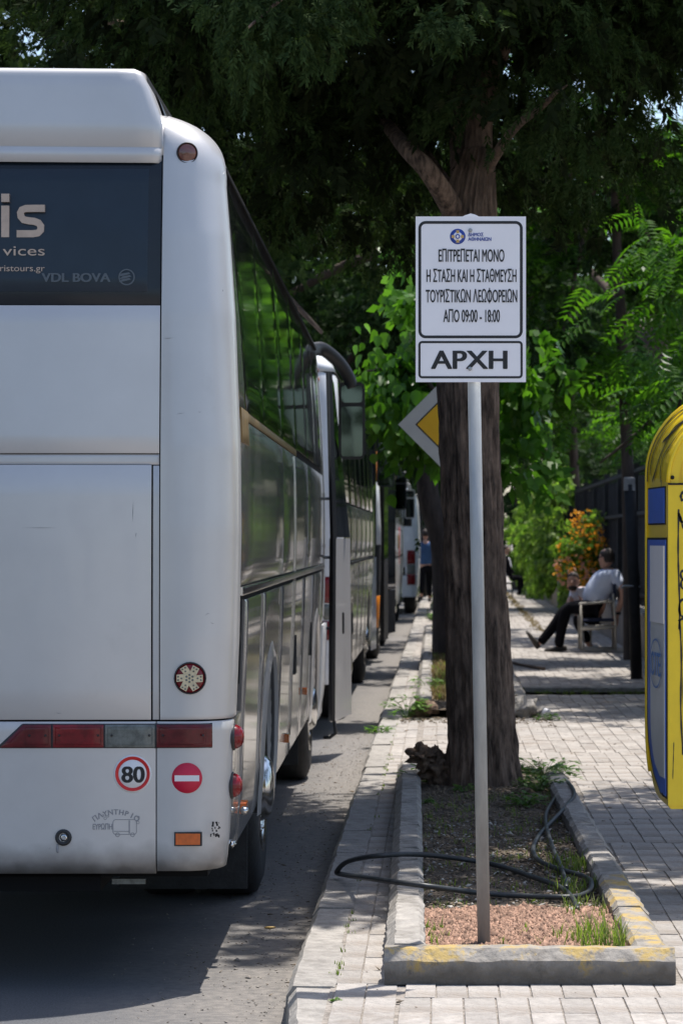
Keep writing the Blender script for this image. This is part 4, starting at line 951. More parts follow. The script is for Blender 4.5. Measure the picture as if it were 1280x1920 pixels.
b3 = coach2('dark bus with orange front and rear trim and open doors, third from the camera', 35.6, -.83, 8.6, 3.1, 'iron', 'iron', windows=5)
for z0, z1 in ((2.45, 2.95), (.50, .92)):
    b3.panel('orange_trim', M['orange_paint'], z0, z1, ('x', -.6), ('y', .5), d=.024, nz=3)
b3.panel('white_trim', M['white_paint'], 1.6, 2.43, ('x', -.10), ('y', .3), d=.02, nz=3)
plug_door(b3, (.05, .9, 0), (.09, 1.5, 0), .30, 2.7, 1.4, 'iron')
plug_door(b3, (.02, 4.9, 0), (.12, 5.7, 0), .25, 2.75, .9, 'iron')
b4 = coach2('light silver bus with a faded coloured band, just before the white van', 45.8, -.82, 11.4, 3.05, 'white_paint', 'silver', mcol='white_paint')
b4.panel('colour_band', M['gold'], 1.5, 1.75, ('y', 3.5), ('y', 5.0), d=.02, nz=3)
b4.panel('colour_band', M['red'], 1.2, 1.9, ('y', 5.4), ('y', 5.7), d=.02, nz=3)
MB().ellipsoid((0.02, 11.2, 3.0), (.12, .12, .16), 10, 8, .6).build('mirror_head', M['white_paint'], b4.t)
van = coach2('tall white van with stacked red tail lights, parked beyond the buses', 59.6, -.53, 5.6, 2.85, 'white_paint', 'white_paint', name='white_van', cat='van', hw=.98, windows=3, lights='', mir=True, sidewin=False, rearwin=False, wheels=(1.2, 4.4))
kv = van.k
van.panel('rear_door_window', M['glass'], 1.95, 2.62, ('x', -.33), ('x', -.14), d=.024, nz=4)
van.panel('rear_door', M['white_paint'], 1.05, 2.72, ('x', -.97), ('x', -.09), d=.018, nz=4)
for m, z0, z1 in (('red_lens_b', 1.12, 1.42), ('clear_lens', .90, 1.11), ('red_lens_b', .66, .89)):
    van.panel('tail_light', M[m], z0, z1, ('x', -.24), ('x', -.075), d=.035, nz=3)
for m, z0, z1 in (('red_lens_b', 2.74, 2.78),): van.panel('brake_light', M[m], z0, z1, ('x', -1.1), ('x', -.8), d=.03, nz=2)
b5 = coach2('dark glass-backed minibus in the far distance past the van', 71.0, -.34, 7.0, 2.65, 'iron', 'iron', name='minibus', windows=4, lights='', hw=1.05)

# ------------------------------------------------------------------ foliage and trees
def rot_to(dirs, rs):
    d = dirs/np.linalg.norm(dirs, axis=1, keepdims=True); r = rs.normal(size=d.shape); s = np.cross(d, r); s /= np.linalg.norm(s, axis=1, keepdims=True)+1e-9
    return d, s
def foliage_mesh(name, ells, n, L, Wd, m, seed=0, sub=None, clump=.25, droop=.3, spread=.9, surf=.5, per=14, fan=.10, flat=False, hole=0):
    """ells: (x,y,z,rx,ry,rz,weight). Sprays of `per` narrow leaves on sub-clumps gathered near the ellipsoid surfaces."""
    rs = np.random.RandomState(seed); E = np.array(ells, float); w = E[:, 6]*E[:, 3]*E[:, 4]*E[:, 5]; w /= w.sum(); ns = n//per
    ncl = sub or max(12, ns//40); ei = rs.choice(len(E), ncl, p=w); u = rs.normal(size=(ncl, 3)); u /= np.linalg.norm(u, axis=1, keepdims=True)
    rad = rs.uniform(surf, 1, ncl)[:, None]; C = E[ei, :3]+u*rad*E[ei, 3:6]; out = u.copy(); out[:, 2] -= droop
    csz = clump*np.exp(rs.normal(0, .3, ncl))
    ci = rs.randint(0, ncl, ns); off = rs.normal(size=(ns, 3)); off[:, 2] *= .7
    SP = C[ci]+off*csz[ci][:, None]*.6; D = out[ci]+rs.normal(0, .55, (ns, 3))
    D, S = rot_to(D, rs); Nn = np.cross(D, S)
    t = np.tile(np.linspace(.05, 1, per), (ns, 1)); sd = np.tile(np.where(np.arange(per) % 2 == 0, 1., -1.), (ns, 1))
    base = SP[:, None, :]+D[:, None, :]*(t*fan*per*.5)[:, :, None]; base[:, :, 2] -= (t**2)*fan*per*.5*droop*.5
    ang = spread*(1-.3*t)+rs.normal(0, .15, t.shape)
    ld = D[:, None, :]*np.cos(ang)[:, :, None]+S[:, None, :]*(np.sin(ang)*sd)[:, :, None]+Nn[:, None, :]*rs.normal(0, .18, t.shape)[:, :, None]
    ld[:, :, 2] -= droop*.35; ld /= np.linalg.norm(ld, axis=2, keepdims=True)
    wd = np.cross(ld, Nn[:, None, :]+rs.normal(0, .35, ld.shape)); wd /= np.linalg.norm(wd, axis=2, keepdims=True)+1e-9
    LL = L*np.exp(rs.normal(0, .22, t.shape))[:, :, None]; WW = Wd*np.exp(rs.normal(0, .2, t.shape))[:, :, None]
    a = base; b = base+ld*LL*.45+wd*WW*.5; c_ = base+ld*LL; d_ = base+ld*LL*.45-wd*WW*.5
    V = np.stack([a, b, c_, d_], axis=2).reshape(-1, 3); nq = V.shape[0]//4
    return np_mesh(name, V, np.arange(nq*4).reshape(-1, 4), m, 4)
def limb(mb, pts, r0, r1, n=10, ns=8, rough=.0):
    P = spline(pts, ns); rad = [r0+(r1-r0)*(i/(len(P)-1)) for i in range(len(P))]
    return mb.tube(P, rad, n)
def bark_trunk(path, radii, n=64, m=120, amp=.014, seed=0):
    P = spline(path, m//(len(path)-1)); K = len(P); rings = []
    for i, p in enumerate(P):
        f = i/(K-1)*(len(radii)-1); a = int(min(len(radii)-2, f)); r = radii[a]+(radii[a+1]-radii[a])*(f-a); ring = []
        for k in range(n):
            th = 2*pi*k/n; q = Vector((cos(th), sin(th), 0)); tw = th*r*60
            v = mnoise.noise(Vector((q.x*7*(1+r), q.y*7*(1+r), p.z*1.6+seed)))*1.0+.9*abs(mnoise.noise(Vector((q.x*13, q.y*13, p.z*2.2+seed))))+.4*mnoise.noise(Vector((q.x*26, q.y*26, p.z*9)))
            rr = r+amp*v*1.5+.03*mnoise.noise(Vector((q.x*1.5, q.y*1.5, p.z*.8+seed)))*r*4
            ring.append((p.x+q.x*rr, p.y+q.y*rr, p.z))
        rings.append(ring)
    return MB().loft(rings, True, True)
# T1: the big conifer in the near planter
T1 = thing('conifer_tree', 'big dark conifer with a fissured trunk, growing in the near planter behind the sign', 'tree', (0, 0, 0))
Yt = 16.35
path = [at(911, 1462, Yt)+Vector((0, 0, -.1)), at(908, 1400, Yt), at(897, 1200, Yt), at(886, 1000, Yt), at(877, 730, Yt), at(882, 560, Yt), at(880, 400, Yt), at(898, 280, Yt)]
tr1 = bark_trunk(path, [.235, .200, .180, .172, .165, .16, .15, .09], amp=.019, n=110, m=170).build('trunk', M['trunk'], T1)
br = MB(); limb(br, [at(866, 430, Yt), at(838, 375, Yt-.2), at(800, 318, Yt-.4), at(765, 282, Yt-.35), at(738, 250, Yt+.1), at(700, 200, Yt+.8)], .078, .035); br.build('limb', M['trunk'], T1)
br = MB(); limb(br, [at(896, 300, Yt), at(900, 220, Yt), at(925, 120, Yt), at(965, 20, Yt-.2), at(990, -120, Yt)], .09, .05); br.build('limb', M['trunk'], T1)
br = MB(); limb(br, [at(905, 330, Yt), at(960, 245, Yt-.5), at(1015, 200, Yt-1), at(1040, 175, Yt-1.2), at(1062, 160, Yt-1.4)], .035, .004); br.build('limb', M['trunk'], T1)
br = MB(); limb(br, [at(880, 380, Yt), at(870, 250, Yt+.4), at(850, 50, Yt+.6), at(840, -200, Yt+.8)], .12, .06); br.build('limb', M['trunk'], T1)
br = MB(); limb(br, [at(865, 400, Yt+.2), at(700, 200, Yt+.8), at(450, 80, Yt+1.2), at(200, 40, Yt+1.5)], .08, .02); br.build('limb', M['trunk'], T1)
E1 = [(-.35, 15.9, 4.95, 1.0, 1.3, .7, 1.3), (.6, 15.7, 4.75, .8, 1.3, .8, 1.2), (-1.4, 15.4, 4.9, 1.0, 1.2, .8, 1), (-2.0, 15.6, 5.2, .7, 1.2, .6, .9), (1.1, 16.3, 5.0, .7, 1.4, .7, .9),
      (-.2, 17.2, 4.5, 1.1, 1.0, .9, 1.1), (-1.6, 17.3, 4.9, 1.1, .9, .9, 1), (-2.3, 17.5, 5.5, .5, .7, .5, .5), (.35, 15.3, 5.9, 1.4, 1.8, 1.0, .5), (-1.2, 15.4, 6.2, 1.5, 1.8, 1.0, .5), (.2, 16.4, 7.6, 1.7, 2.1, 1.3, .3), (.2, 14.6, 4.9, .8, .8, .45, .8), (-.7, 14.5, 5.0, .8, .8, .4, .8)]
E1 += [(-.95, 18.0, 4.05, .8, .8, .45, 1.3), (-.35, 18.2, 3.85, .5, .7, .40, 1.3), (.75, 17.6, 3.95, .45, .6, .40, 1.2), (-1.7, 18.4, 4.5, .8, .7, .6, 1.1), (1.2, 16.6, 4.15, .4, .6, .35, 1), (1.9, 16.2, 5.1, .7, 1.3, .8, .9), (2.3, 17.5, 4.9, .6, 1.0, .8, .7), (.9, 17.2, 4.2, .5, .7, .45, 1), (-.9, 16.6, 4.25, .5, .7, .4, 1), (-.75, 16.4, 4.2, .35, .5, .3, 1), (-.55, 14.9, 4.5, .45, .3, .25, 1.6)]
link('crown', foliage_mesh('crown', E1, 330000, .040, .012, M['conifer'], 11, sub=760, clump=.20, droop=.45, surf=.3, per=20, fan=.011), T1, kind='stuff')
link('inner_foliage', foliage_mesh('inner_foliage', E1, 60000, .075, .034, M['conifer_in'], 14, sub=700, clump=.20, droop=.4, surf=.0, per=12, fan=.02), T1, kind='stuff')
E1c = [(1.2, 13.4, 6.4, 1.6, 1.5, .6, 1), (1.6, 15.6, 6.8, 1.9, 1.6, .8, 1), (.3, 14.6, 7.4, 1.6, 2.4, .8, 1), (2.9, 14.4, 6.6, 1.1, 2.0, .7, 1), (1.0, 17.0, 7.6, 2.2, 1.4, .9, 1), (-1.6, 15.5, 7.2, 1.5, 2.0, .8, .8), (3.2, 17, 6.8, 1.0, 1.2, .7, .8), (2.7, 15.8, 7.2, 1.3, 2.0, .7, 1)]
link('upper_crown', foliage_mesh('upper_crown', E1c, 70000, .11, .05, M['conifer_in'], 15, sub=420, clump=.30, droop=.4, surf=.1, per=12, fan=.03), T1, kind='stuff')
E1b = [(-.93, 12.6, 3.98, .12, .25, .10, 1), (-.80, 12.5, 3.87, .12, .15, .07, 1), (-.62, 12.7, 4.1, .2, .25, .15, .7), (-2.0, 12.3, 3.95, .12, .2, .08, .4), (-.75, 12.8, 4.25, .45, .4, .15, 1.2), (.05, 13.0, 4.15, .25, .4, .1, .7)]
link('near_spray', foliage_mesh('near_spray', E1b, 9000, .034, .013, M['conifer'], 12, sub=34, clump=.09, droop=.7, surf=.2, per=18, fan=.010), T1, kind='stuff')
br = MB(); limb(br, [Vector((-.3, 15.6, 5.0)), Vector((-.5, 14.2, 4.8)), Vector((-.7, 13, 4.35)), Vector((-.9, 12.5, 4.05))], .03, .006); br.build('limb', M['trunk'], T1)
# stump / dead root burl left of the trunk
stp = thing('dead_stump', 'gnarled dead stump leaning on the left side of the big trunk', 'stump', (at(850, 0, 16.4).x, 16.4, PZ+.04)); stp.scale = (.9, .9, .82)
MB().ellipsoid((-.09, 0, .12), (.12, .10, .12), 26, 18, 1.1).build('burl', M['dead'], stp)
MB().ellipsoid((-.19, -.02, .22), (.085, .08, .065), 26, 18, 1.6).build('burl', M['dead'], stp)
mb = MB(); limb(mb, [(-.13, 0, .22), (-.12, -.01, .29), (-.13, -.01, .315)], .012, .004, 6, 4); mb.build('twig', M['dead'], stp)
mb = MB(); limb(mb, [(-.26, -.02, .22), (-.30, -.03, .23)], .016, .008, 6, 4); mb.build('twig', M['dead'], stp)
# T2: dark evergreen further along
def tree(name, label, base, path, r, ells, n, L, Wd, m, seed, barkm='bark', cat='tree', group=None, crown=True, **kw):
    t = thing(name, label, cat, base, group=group); mb = MB(); P = [Vector(p) for p in path]; mb.tube(spline(P, 8), [r*(1-.55*i/(8*(len(P)-1))) for i in range(8*(len(P)-1)+1)], 14); mb.build('trunk', M[barkm], t)
    for k in range(5):
        rs = random.Random(seed*10+k); e = ells[k % len(ells)]; a = P[-1-(k % 2)]; q = Vector(e[:3]); mb = MB()
        limb(mb, [a, (a+q)/2+Vector((0, 0, .15)), q, q+(q-a)*.3], r*.45, r*.08, 8, 6); mb.build('branch', M[barkm], t)
    if crown: link('crown', foliage_mesh('crown', ells, n, L, Wd, M[m], seed, **kw), t, kind='stuff')
    return t
tree('conifer_tree', 'tall dark tree rising behind the first two buses, left of the road', (-5.2, 30, 0), [(0, 0, 0), (.05, 0, 2.5), (0, 0, 5), (.1, 0, 8)], .25,
     [(3.0, 0, 4.9, 1.2, 1.6, 1.3, 1), (1.6, .5, 5.2, 1.5, 1.8, 1.5, 1), (.2, 0, 6.5, 2, 2.2, 1.8, .8), (2.6, 1.2, 7.3, 2, 2, 1.6, .8), (-2.4, 0, 4.2, 1.6, 1.8, 1.6, .6)], 62000, .15, .05, 'conifer', 21, clump=.4, droop=.35, surf=.1, per=14, fan=.03)
tree('evergreen_tree', 'dark evergreen in the second planter, its crown showing left of the sign', (.0, 34.0, 0), [(.06, 0, 0), (.03, 0, 1.5), (-.18, 0, 2.3), (-.1, 0, 3.4), (.1, 0, 5.5)], .19,
     [(-1.2, .3, 3.9, .9, 1.6, .9, 1), (-.3, 0, 4.4, 1.1, 1.6, 1.1, 1), (-2.3, .3, 4.6, .9, 1.3, .9, .9), (.9, .3, 4.5, 1.1, 1.6, 1.0, 1), (0, 0, 6.4, 2.4, 2.2, 1.4, .7), (-1.9, 1, 5.8, 1.5, 1.6, 1.2, .7), (2.3, 1, 5.8, 1.5, 1.6, 1.2, .7), (.1, 1.2, 3.0, .75, 1.0, .55, .8)], 90000, .075, .035, 'evergreen', 22, clump=.3, droop=.25, surf=.15, per=12, fan=.022)
# T3: broad-leaved tree between, its nearest leaves built one by one
T3 = thing('broadleaf_tree', 'bright green broad-leaved tree hanging beside the bus mirror, left of the sign', 'tree', (.22, 24.6, 0), )
mb = MB(); limb(mb, [(0, 0, 0), (0, 0, 1.5), (-.02, 0, 3.0), (.0, .0, 4.5)], .10, .05); mb.build('trunk', M['bark'], T3)
for q in ((-.9, -.2, 3.2), (-.6, .2, 3.9), (.5, 0, 3.4)):
    mb = MB(); limb(mb, [(-.01, 0, 2.6), (q[0]*.5, q[1]*.5, q[2]), q], .03, .008); mb.build('branch', M['bark'], T3)
def broadleaf(L=.12, w=.10):
    V = [(0, 0, 0), (-.32*w, .10*L, .01), (-.5*w, .32*L, .012), (-.38*w, .62*L, .006), (0, L, -.02), (.38*w, .62*L, .006), (.5*w, .32*L, .012), (.32*w, .10*L, .01), (0, .35*L, -.006), (0, .65*L, -.01)]
    return MB().add(V, [(0, 8, 2, 1), (8, 9, 3, 2), (9, 4, 3), (0, 7, 6, 8), (8, 6, 5, 9), (9, 5, 4)], True)
lm = broadleaf().mesh('leaf', M['linden'])
rs = random.Random(31); NL = 0
zones = [(-.72, -.2, 3.15, .34, .5, .55, 120), (-.5, -.3, 2.78, .38, .5, .26, 90), (-.35, 0, 3.85, .22, .5, .45, 50), (.5, 0, 3.1, .3, .4, .5, 30)]
for zx, zy, zz, rx, ry, rz_, n in zones:
    for k in range(n):
        p = Vector((zx+rs.gauss(0, .5)*rx, zy-abs(rs.gauss(0, .5))*ry, zz+rs.gauss(0, .5)*rz_))
        o = link('leaf', lm, T3, loc=p, rot=(radians(-70+rs.gauss(0, 24)), rs.gauss(0, .35), pi+rs.gauss(0, .9))); sc = rs.uniform(.7, 1.25); o.scale = (sc, sc, sc)
E3 = [(-.62, .1, 3.2, .36, .5, .6, 1), (-.45, .1, 2.78, .42, .5, .28, 1), (-.3, .3, 3.9, .3, .6, .6, .8), (.45, .2, 3.2, .5, .5, .8, .9), (.35, .2, 2.4, .45, .5, .3, .7), (0, .3, 4.6, .5, .7, .3, .4)]
link('crown', foliage_mesh('crown', E3, 4200, .12, .085, M['linden'], 31, sub=130, clump=.16, droop=.8, surf=.0, per=6, fan=.05, spread=.8), T3, kind='stuff')
# T4..: pinnate-leaved trees on the right, behind the railing
def frond(n=7, L=.50):
    V = []; Fq = []
    for k in range(n):
        t = (k+1)/n; y = L*t*.86; zc_ = -.12*t*t*L*2
        for sgn in (-1, 1):
            l = .135*(1-.45*abs(t-.45)); w = .052; b = len(V); dx = sgn*l*.92; dy = l*.35
            V += [(0, y, zc_), (dx*.4, y+dy*.4+w*.5, zc_-.008), (dx, y+dy, zc_-.045), (dx*.45, y+dy*.45-w*.5, zc_-.008)]; Fq.append((b, b+1, b+2, b+3))
    b = len(V); V += [(0, L*.86, -.2*L), (.02, L*.93, -.22*L), (0, L, -.27*L), (-.02, L*.93, -.22*L)]; Fq.append((b, b+1, b+2, b+3))
    return V, Fq
FV, FQ = frond(); FVn = np.array(FV); FQn = np.array(FQ)
def frond_mesh(name, ells, n, m, seed, size=1.0, tilt=.5):
    rs = np.random.RandomState(seed); E = np.array(ells, float); w = E[:, 6]*E[:, 3]*E[:, 4]*E[:, 5]; w /= w.sum()
    ncl = max(6, n//9); ei = rs.choice(len(E), ncl, p=w); u = rs.normal(size=(ncl, 3)); u /= np.linalg.norm(u, axis=1, keepdims=True); C = E[ei, :3]+u*rs.uniform(.2, 1, (ncl, 1))*E[ei, 3:6]
    ci = rs.randint(0, ncl, n); az = rs.uniform(0, 2*pi, n); tl = rs.normal(-.25, tilt, n); rl = rs.normal(0, .35, n); s = size*rs.uniform(.6, 1.2, n)
    out = np.zeros((n, len(FVn), 3))
    X = FVn[None, :, 0]*s[:, None]; Y = FVn[None, :, 1]*s[:, None]; Z = FVn[None, :, 2]*s[:, None]
    cr, sr = np.cos(rl)[:, None], np.sin(rl)[:, None]; X, Z = X*cr+Z*sr, -X*sr+Z*cr
    ct, st_ = np.cos(tl)[:, None], np.sin(tl)[:, None]; Y, Z = Y*ct-Z*st_, Y*st_+Z*ct
    ca, sa = np.cos(az)[:, None], np.sin(az)[:, None]; X, Y = X*ca-Y*sa, X*sa+Y*ca
    P = C[ci]+rs.normal(0, .07, (n, 3))
    out[:, :, 0] = X+P[:, 0:1]; out[:, :, 1] = Y+P[:, 1:2]; out[:, :, 2] = Z+P[:, 2:3]
    FF = (FQn[None]+(np.arange(n)*len(FVn))[:, None, None]).reshape(-1, 4)
    return np_mesh(name, out.reshape(-1, 3), FF, m, 4)
def pinnate_tree(label, base, path, r, ells, n, seed, size=1.0, singles=0, szone=None):
    t = tree('pinnate_tree', label, base, path, r, ells, 0, 0, 0, 'ailanthus', seed, crown=False)
    link('crown', frond_mesh('crown', ells, n, M['ailanthus'], seed, size), t, kind='stuff')
    if singles:
        fm = MB().add(FV, FQ).mesh('frond', M['ailanthus']); rs = random.Random(seed)
        for k in range(singles):
            z = szone[k % len(szone)]; p = (z[0]+rs.gauss(0, .5)*z[3], z[1]+rs.gauss(0, .5)*z[4], z[2]+rs.gauss(0, .5)*z[5])
            o = link('frond', fm, t, loc=p, rot=(rs.gauss(-.25, .35), rs.gauss(0, .35), pi/2+rs.gauss(0, .9))); sc = rs.uniform(.7, 1.1); o.scale = (sc, sc, sc)
    return t
pinnate_tree('slim tree with feathery bright leaves arching over the railing above the yellow phone booth', (3.6, 24.5, 0), [(0, 0, 0), (0, 0, 2), (-.2, 0, 4), (-.3, 0, 6)], .10,
    [(-1.3, 0, 3.3, .7, 1.2, .5, 1), (-1.1, .6, 4.3, .9, 1.2, .7, 1), (-.6, .5, 5.2, 1.2, 1.3, .8, .8), (-1.7, .2, 2.75, .35, .5, .25, 1.2)], 420, 41, .85, 60, [(-1.45, -.5, 3.0, .5, .8, .5), (-1.7, -.3, 3.9, .5, .8, .7)])
pinnate_tree('dark-stemmed tree with feathery leaves rising straight behind the black post', (2.42, 34.5, 0), [(0, 0, 0), (-.02, 0, 1.5), (-.05, 0, 2.7), (-.13, 0, 4.5), (-.2, 0, 6.3), (0, 0, 8)], .10,
    [(-.9, 0, 6.9, 1.1, 1.2, .8, 1), (.2, .2, 6.5, .9, 1.2, .8, 1), (-1.2, 0, 5.2, .8, 1.2, .7, 1), (.5, 0, 4.8, .8, 1.1, .7, 1), (-.9, 0, 4.2, .8, 1.1, .5, 1), (-.2, .1, 3.75, .8, 1.2, .4, 1), (-1.2, 0, 3.5, .6, 1.0, .45, 1), (.3, 3.5, 3.3, .5, 3.5, .35, .8), (-.2, 0, 8, 1.6, 1.6, .8, .7)], 2300, 42, .85)
pinnate_tree('leafy tree filling the gap between the sign and the railing, far back', (3.0, 60, 0), [(0, 0, 0), (0, 0, 2), (-.1, 0, 4.2), (-.2, 0, 7)], .14,
    [(-1.6, 0, 4.6, 1.4, 1.8, 1.2, 1), (-.4, 0, 5.3, 1.6, 2, 1.4, 1), (-2.2, 0, 3.8, 1.0, 1.4, .7, 1), (-.9, 0, 3.6, 1.2, 1.4, .6, 1), (-1, 0, 8, 2.6, 2, 1.8, .8), (-2.5, 0, 6.2, 1.5, 1.8, 1.4, .8)], 2100, 43, 1.1)
pinnate_tree('feathery tree beyond the railing at the far right edge', (6.0, 47, 0), [(0, 0, 0), (0, 0, 2), (-.3, 0, 4.2), (-.6, 0, 8)], .16,
    [(-1.2, 0, 4.4, 1.4, 1.8, 1.0, 1), (-.2, 0, 5.6, 1.6, 2, 1.2, 1), (-1.4, 0, 6.6, 1.8, 2, 1.2, 1), (-.8, 0, 8.2, 2.2, 2, 1.2, .8), (-1.9, 0, 3.2, 1.0, 1.4, .5, .8)], 1500, 44, 1.15)
tree('evergreen_tree', 'round dark tree behind the far planter, over the white van', (.15, 56, 0), [(0, 0, 0), (0, 0, 2), (-.1, 0, 3.5), (0, 0, 7)], .2,
     [(-1.2, 0, 4.6, 1.3, 2, 1.3, 1), (.6, 0, 4.6, 1.5, 2, 1.5, 1), (-2.6, 0, 5.6, 1.5, 2, 1.3, 1), (0, 0, 7, 2.6, 2.4, 1.8, .8), (-.3, 0, 3.4, 1.2, 1.4, .5, 1)], 42000, .13, .06, 'evergreen', 24, clump=.4, droop=.25, surf=.2, per=12, fan=.035)
tree('evergreen_tree', 'distant dark tree closing the left of the street', (-4.5, 70, 0), [(0, 0, 0), (0, 0, 3), (0, 0, 9)], .25,
     [(0, 0, 6, 3.2, 2.5, 2.6, 1), (3, 0, 6, 2.4, 2.5, 2.4, 1), (-3.5, 0, 7, 2.5, 2.5, 2.4, 1), (1, 0, 10, 4, 3, 3, 1)], 42000, .22, .10, 'evergreen', 25, clump=.6, droop=.2, surf=.3, per=12, fan=.05)
tree('evergreen_tree', 'distant round tree at the end of the pavement', (2.4, 82, 0), [(0, 0, 0), (0, 0, 3), (0, 0, 9)], .25,
     [(0, 0, 5, 3.0, 2.5, 2.4, 1), (3.5, 0, 6, 2.8, 2.5, 2.6, 1), (-2.5, 0, 5.6, 2.0, 2.5, 2.0, 1), (1, 0, 10, 4, 3, 3, 1)], 42000, .22, .10, 'evergreen', 26, clump=.6, droop=.2, surf=.3, per=12, fan=.05)
tree('evergreen_tree', 'dense dark tree inside the railing, its crown shading the seated men', (3.5, 29.5, 0), [(0, 0, 0), (.05, 0, 2.2), (0, 0, 4.5), (-.2, 0, 6.5)], .2,
     [(-1.4, 1.0, 7.7, 1.4, 2.4, .6, 1), (-.1, -1.5, 7.7, 1.3, 2.6, .7, 1), (.4, 1.0, 7.9, 1.3, 2.4, .8, 1), (-1.3, -2.6, 7.8, 1.0, 1.5, .5, 1), (-.3, 0, 8.6, 2.2, 3.2, .7, .7)], 60000, .10, .05, 'evergreen', 27, clump=.3, droop=.25, surf=.1, per=12, fan=.03)
tree('evergreen_tree', 'tall dark tree on the railing side farther back, over the creeper', (3.4, 42, 0), [(0, 0, 0), (.05, 0, 2.2), (0, 0, 4.5), (-.2, 0, 6.5)], .2,
     [(-1.6, .5, 6.9, 1.5, 2.2, .9, 1), (-.2, 0, 6.9, 1.5, 2.4, 1.2, 1), (-3.0, 1.0, 7.2, 1.3, 2.2, .8, 1), (-1.5, 5, 7.0, 2.2, 2.2, 1, .7)], 36000, .12, .06, 'evergreen', 28, clump=.35, droop=.25, surf=.1, per=12, fan=.03)
# trees on the other side of the road, roadside row seen only in gaps and reflections
link('far_wood', foliage_mesh('far_wood', [(x, 118+3*sin(x), 8, 3.6, 4, 8.5+2*sin(x*1.3), 1) for x in range(-12, 40, 4)], 80000, .55, .34, M['evergreen'], 51, clump=1.0, droop=.1, surf=.4, per=8, fan=.1), kind='stuff', label='mass of dark foliage closing the end of the street', cat='wood')
link('garden_foliage', foliage_mesh('garden_foliage', [(5.4+1.5*sin(y), y, 2.6+.8*sin(y*1.7), 1.6, 2.4, 2.3, 1) for y in range(12, 100, 4)]+[(6.2+1.2*sin(y*2), y, 6.6+sin(y), 2.0, 2.6, 2.6, .6) for y in range(44, 104, 5)], 120000, .13, .06, M['evergreen'], 52, clump=.5, droop=.2, surf=.3, per=10, fan=.04), kind='stuff', label='dense green garden foliage behind the black railing', cat='shrubs')

# ------------------------------------------------------------------ wall, railing, creeper, flowering bush
wall = MB().box(2.60, 2.85, 15, 95, 0, .68, .01).build('low_wall', M['wall'], label='low rendered wall under the black railing on the right', cat='wall')
MB().box(2.57, 2.88, 15, 95, .682, .73, .01).build('wall_coping', M['concrete'], wall)
fen = thing('railing', 'black iron railing backed with dark sheet, on the low wall behind the seated men', 'fence', (2.72, 30, 0))
y = -12.0
while y < 55:
    MB().box(-.045, .045, y-.045, y+.045, .73, 2.74).build('post', M['iron'], fen)
    for z in (.9, 2.0, 2.6): MB().box(-.05, -.02, y+.046, y+3.254, z, z+.05).build('rail', M['iron'], fen)
    for k in range(6): MB().box(.02, .032, y+.06+k*.532, y+.06+k*.532+.515, .76, 2.56).build('sheet_panel', M['fence_sheet'], fen)
    for k in range(9): MB().box(-.035, -.02, y+.33*(k+.6), y+.33*(k+.6)+.018, .75, 2.68).build('bar', M['iron'], fen)
    y += 3.3
lk = (2.45, 55)
t = thing('creeper', 'green creeper hanging over the railing beyond the orange-flowered bush', 'climbing plant', (2.45, 55, 0))
link('foliage', foliage_mesh('foliage', [(-.05+.05*sin(k), k*2.2, 1.7, .36, 1.3, 1.35, 1) for k in range(15)]+[(-.25, 3, 2.7, .5, 2, .5, 1)], 26000, .10, .06, M['ivy'], 61, clump=.2, droop=1.2, surf=.6, per=8, fan=.03), t, kind='stuff')
t = thing('flowering_bush', 'orange and pink flowered bush on the wall behind the two seated men', 'bush', (2.36, 44.5, 0))
Eb = [(0, 0, 1.55, .38, .5, .42, 1), (.05, 0, 1.95, .25, .4, .22, .8), (-.12, 0, 1.15, .36, .5, .25, .9), (.22, 0, 1.3, .3, .5, .4, .8)]
link('foliage', foliage_mesh('foliage', Eb, 9000, .055, .035, M['ivy'], 62, clump=.12, droop=.1, surf=.2, per=7, fan=.02), t, kind='stuff')
Ef = [(e[0], e[1]-.08, e[2], e[3]*1.08, e[4], e[5]*1.08, e[6]) for e in Eb]
link('orange_flower', foliage_mesh('orange_flower', Ef, 3400, .030, .030, M['petal'], 63, sub=700, clump=.05, droop=0, surf=.85, per=7, fan=.004, spread=1.4), t, kind='stuff')
link('pink_flower', foliage_mesh('pink_flower', [(-.18, -.2, 1.15, .33, .4, .3, 1), (.2, -.2, 1.3, .2, .4, .2, .5)], 900, .034, .034, M['petal2'], 64, sub=100, clump=.025, droop=0, surf=.8, per=7, fan=.004, spread=1.4), t, kind='stuff')
mb = MB(); mb.tube([(.1, 0, .7), (.05, 0, 1.2), (0, 0, 1.6)], .02, 6); mb.build('stem', M['bark'], t)
# black post with a pale box
yp = 29.8; pp = thing('iron_post', 'black iron post with a pale box on top, right of the seated men', 'post', (2.13, yp, PZ))
q = at(1178, 915, yp)
MB().tube([(.02, 0, 0), (-.02, 0, 1.3), (-.055, 0, 2.15)], .065, 14).build('post_shaft', M['iron'], pp)
MB().box(-.12, .0, -.06, .06, 2.08, 2.23, .01).build('box', M['concrete'], pp)
MB().tube([(.06, -.02, 1.02), (-.13, -.1, 1.03), (-.16, -.12, 1.0)], .012, 6).build('hook', M['steel'], pp)

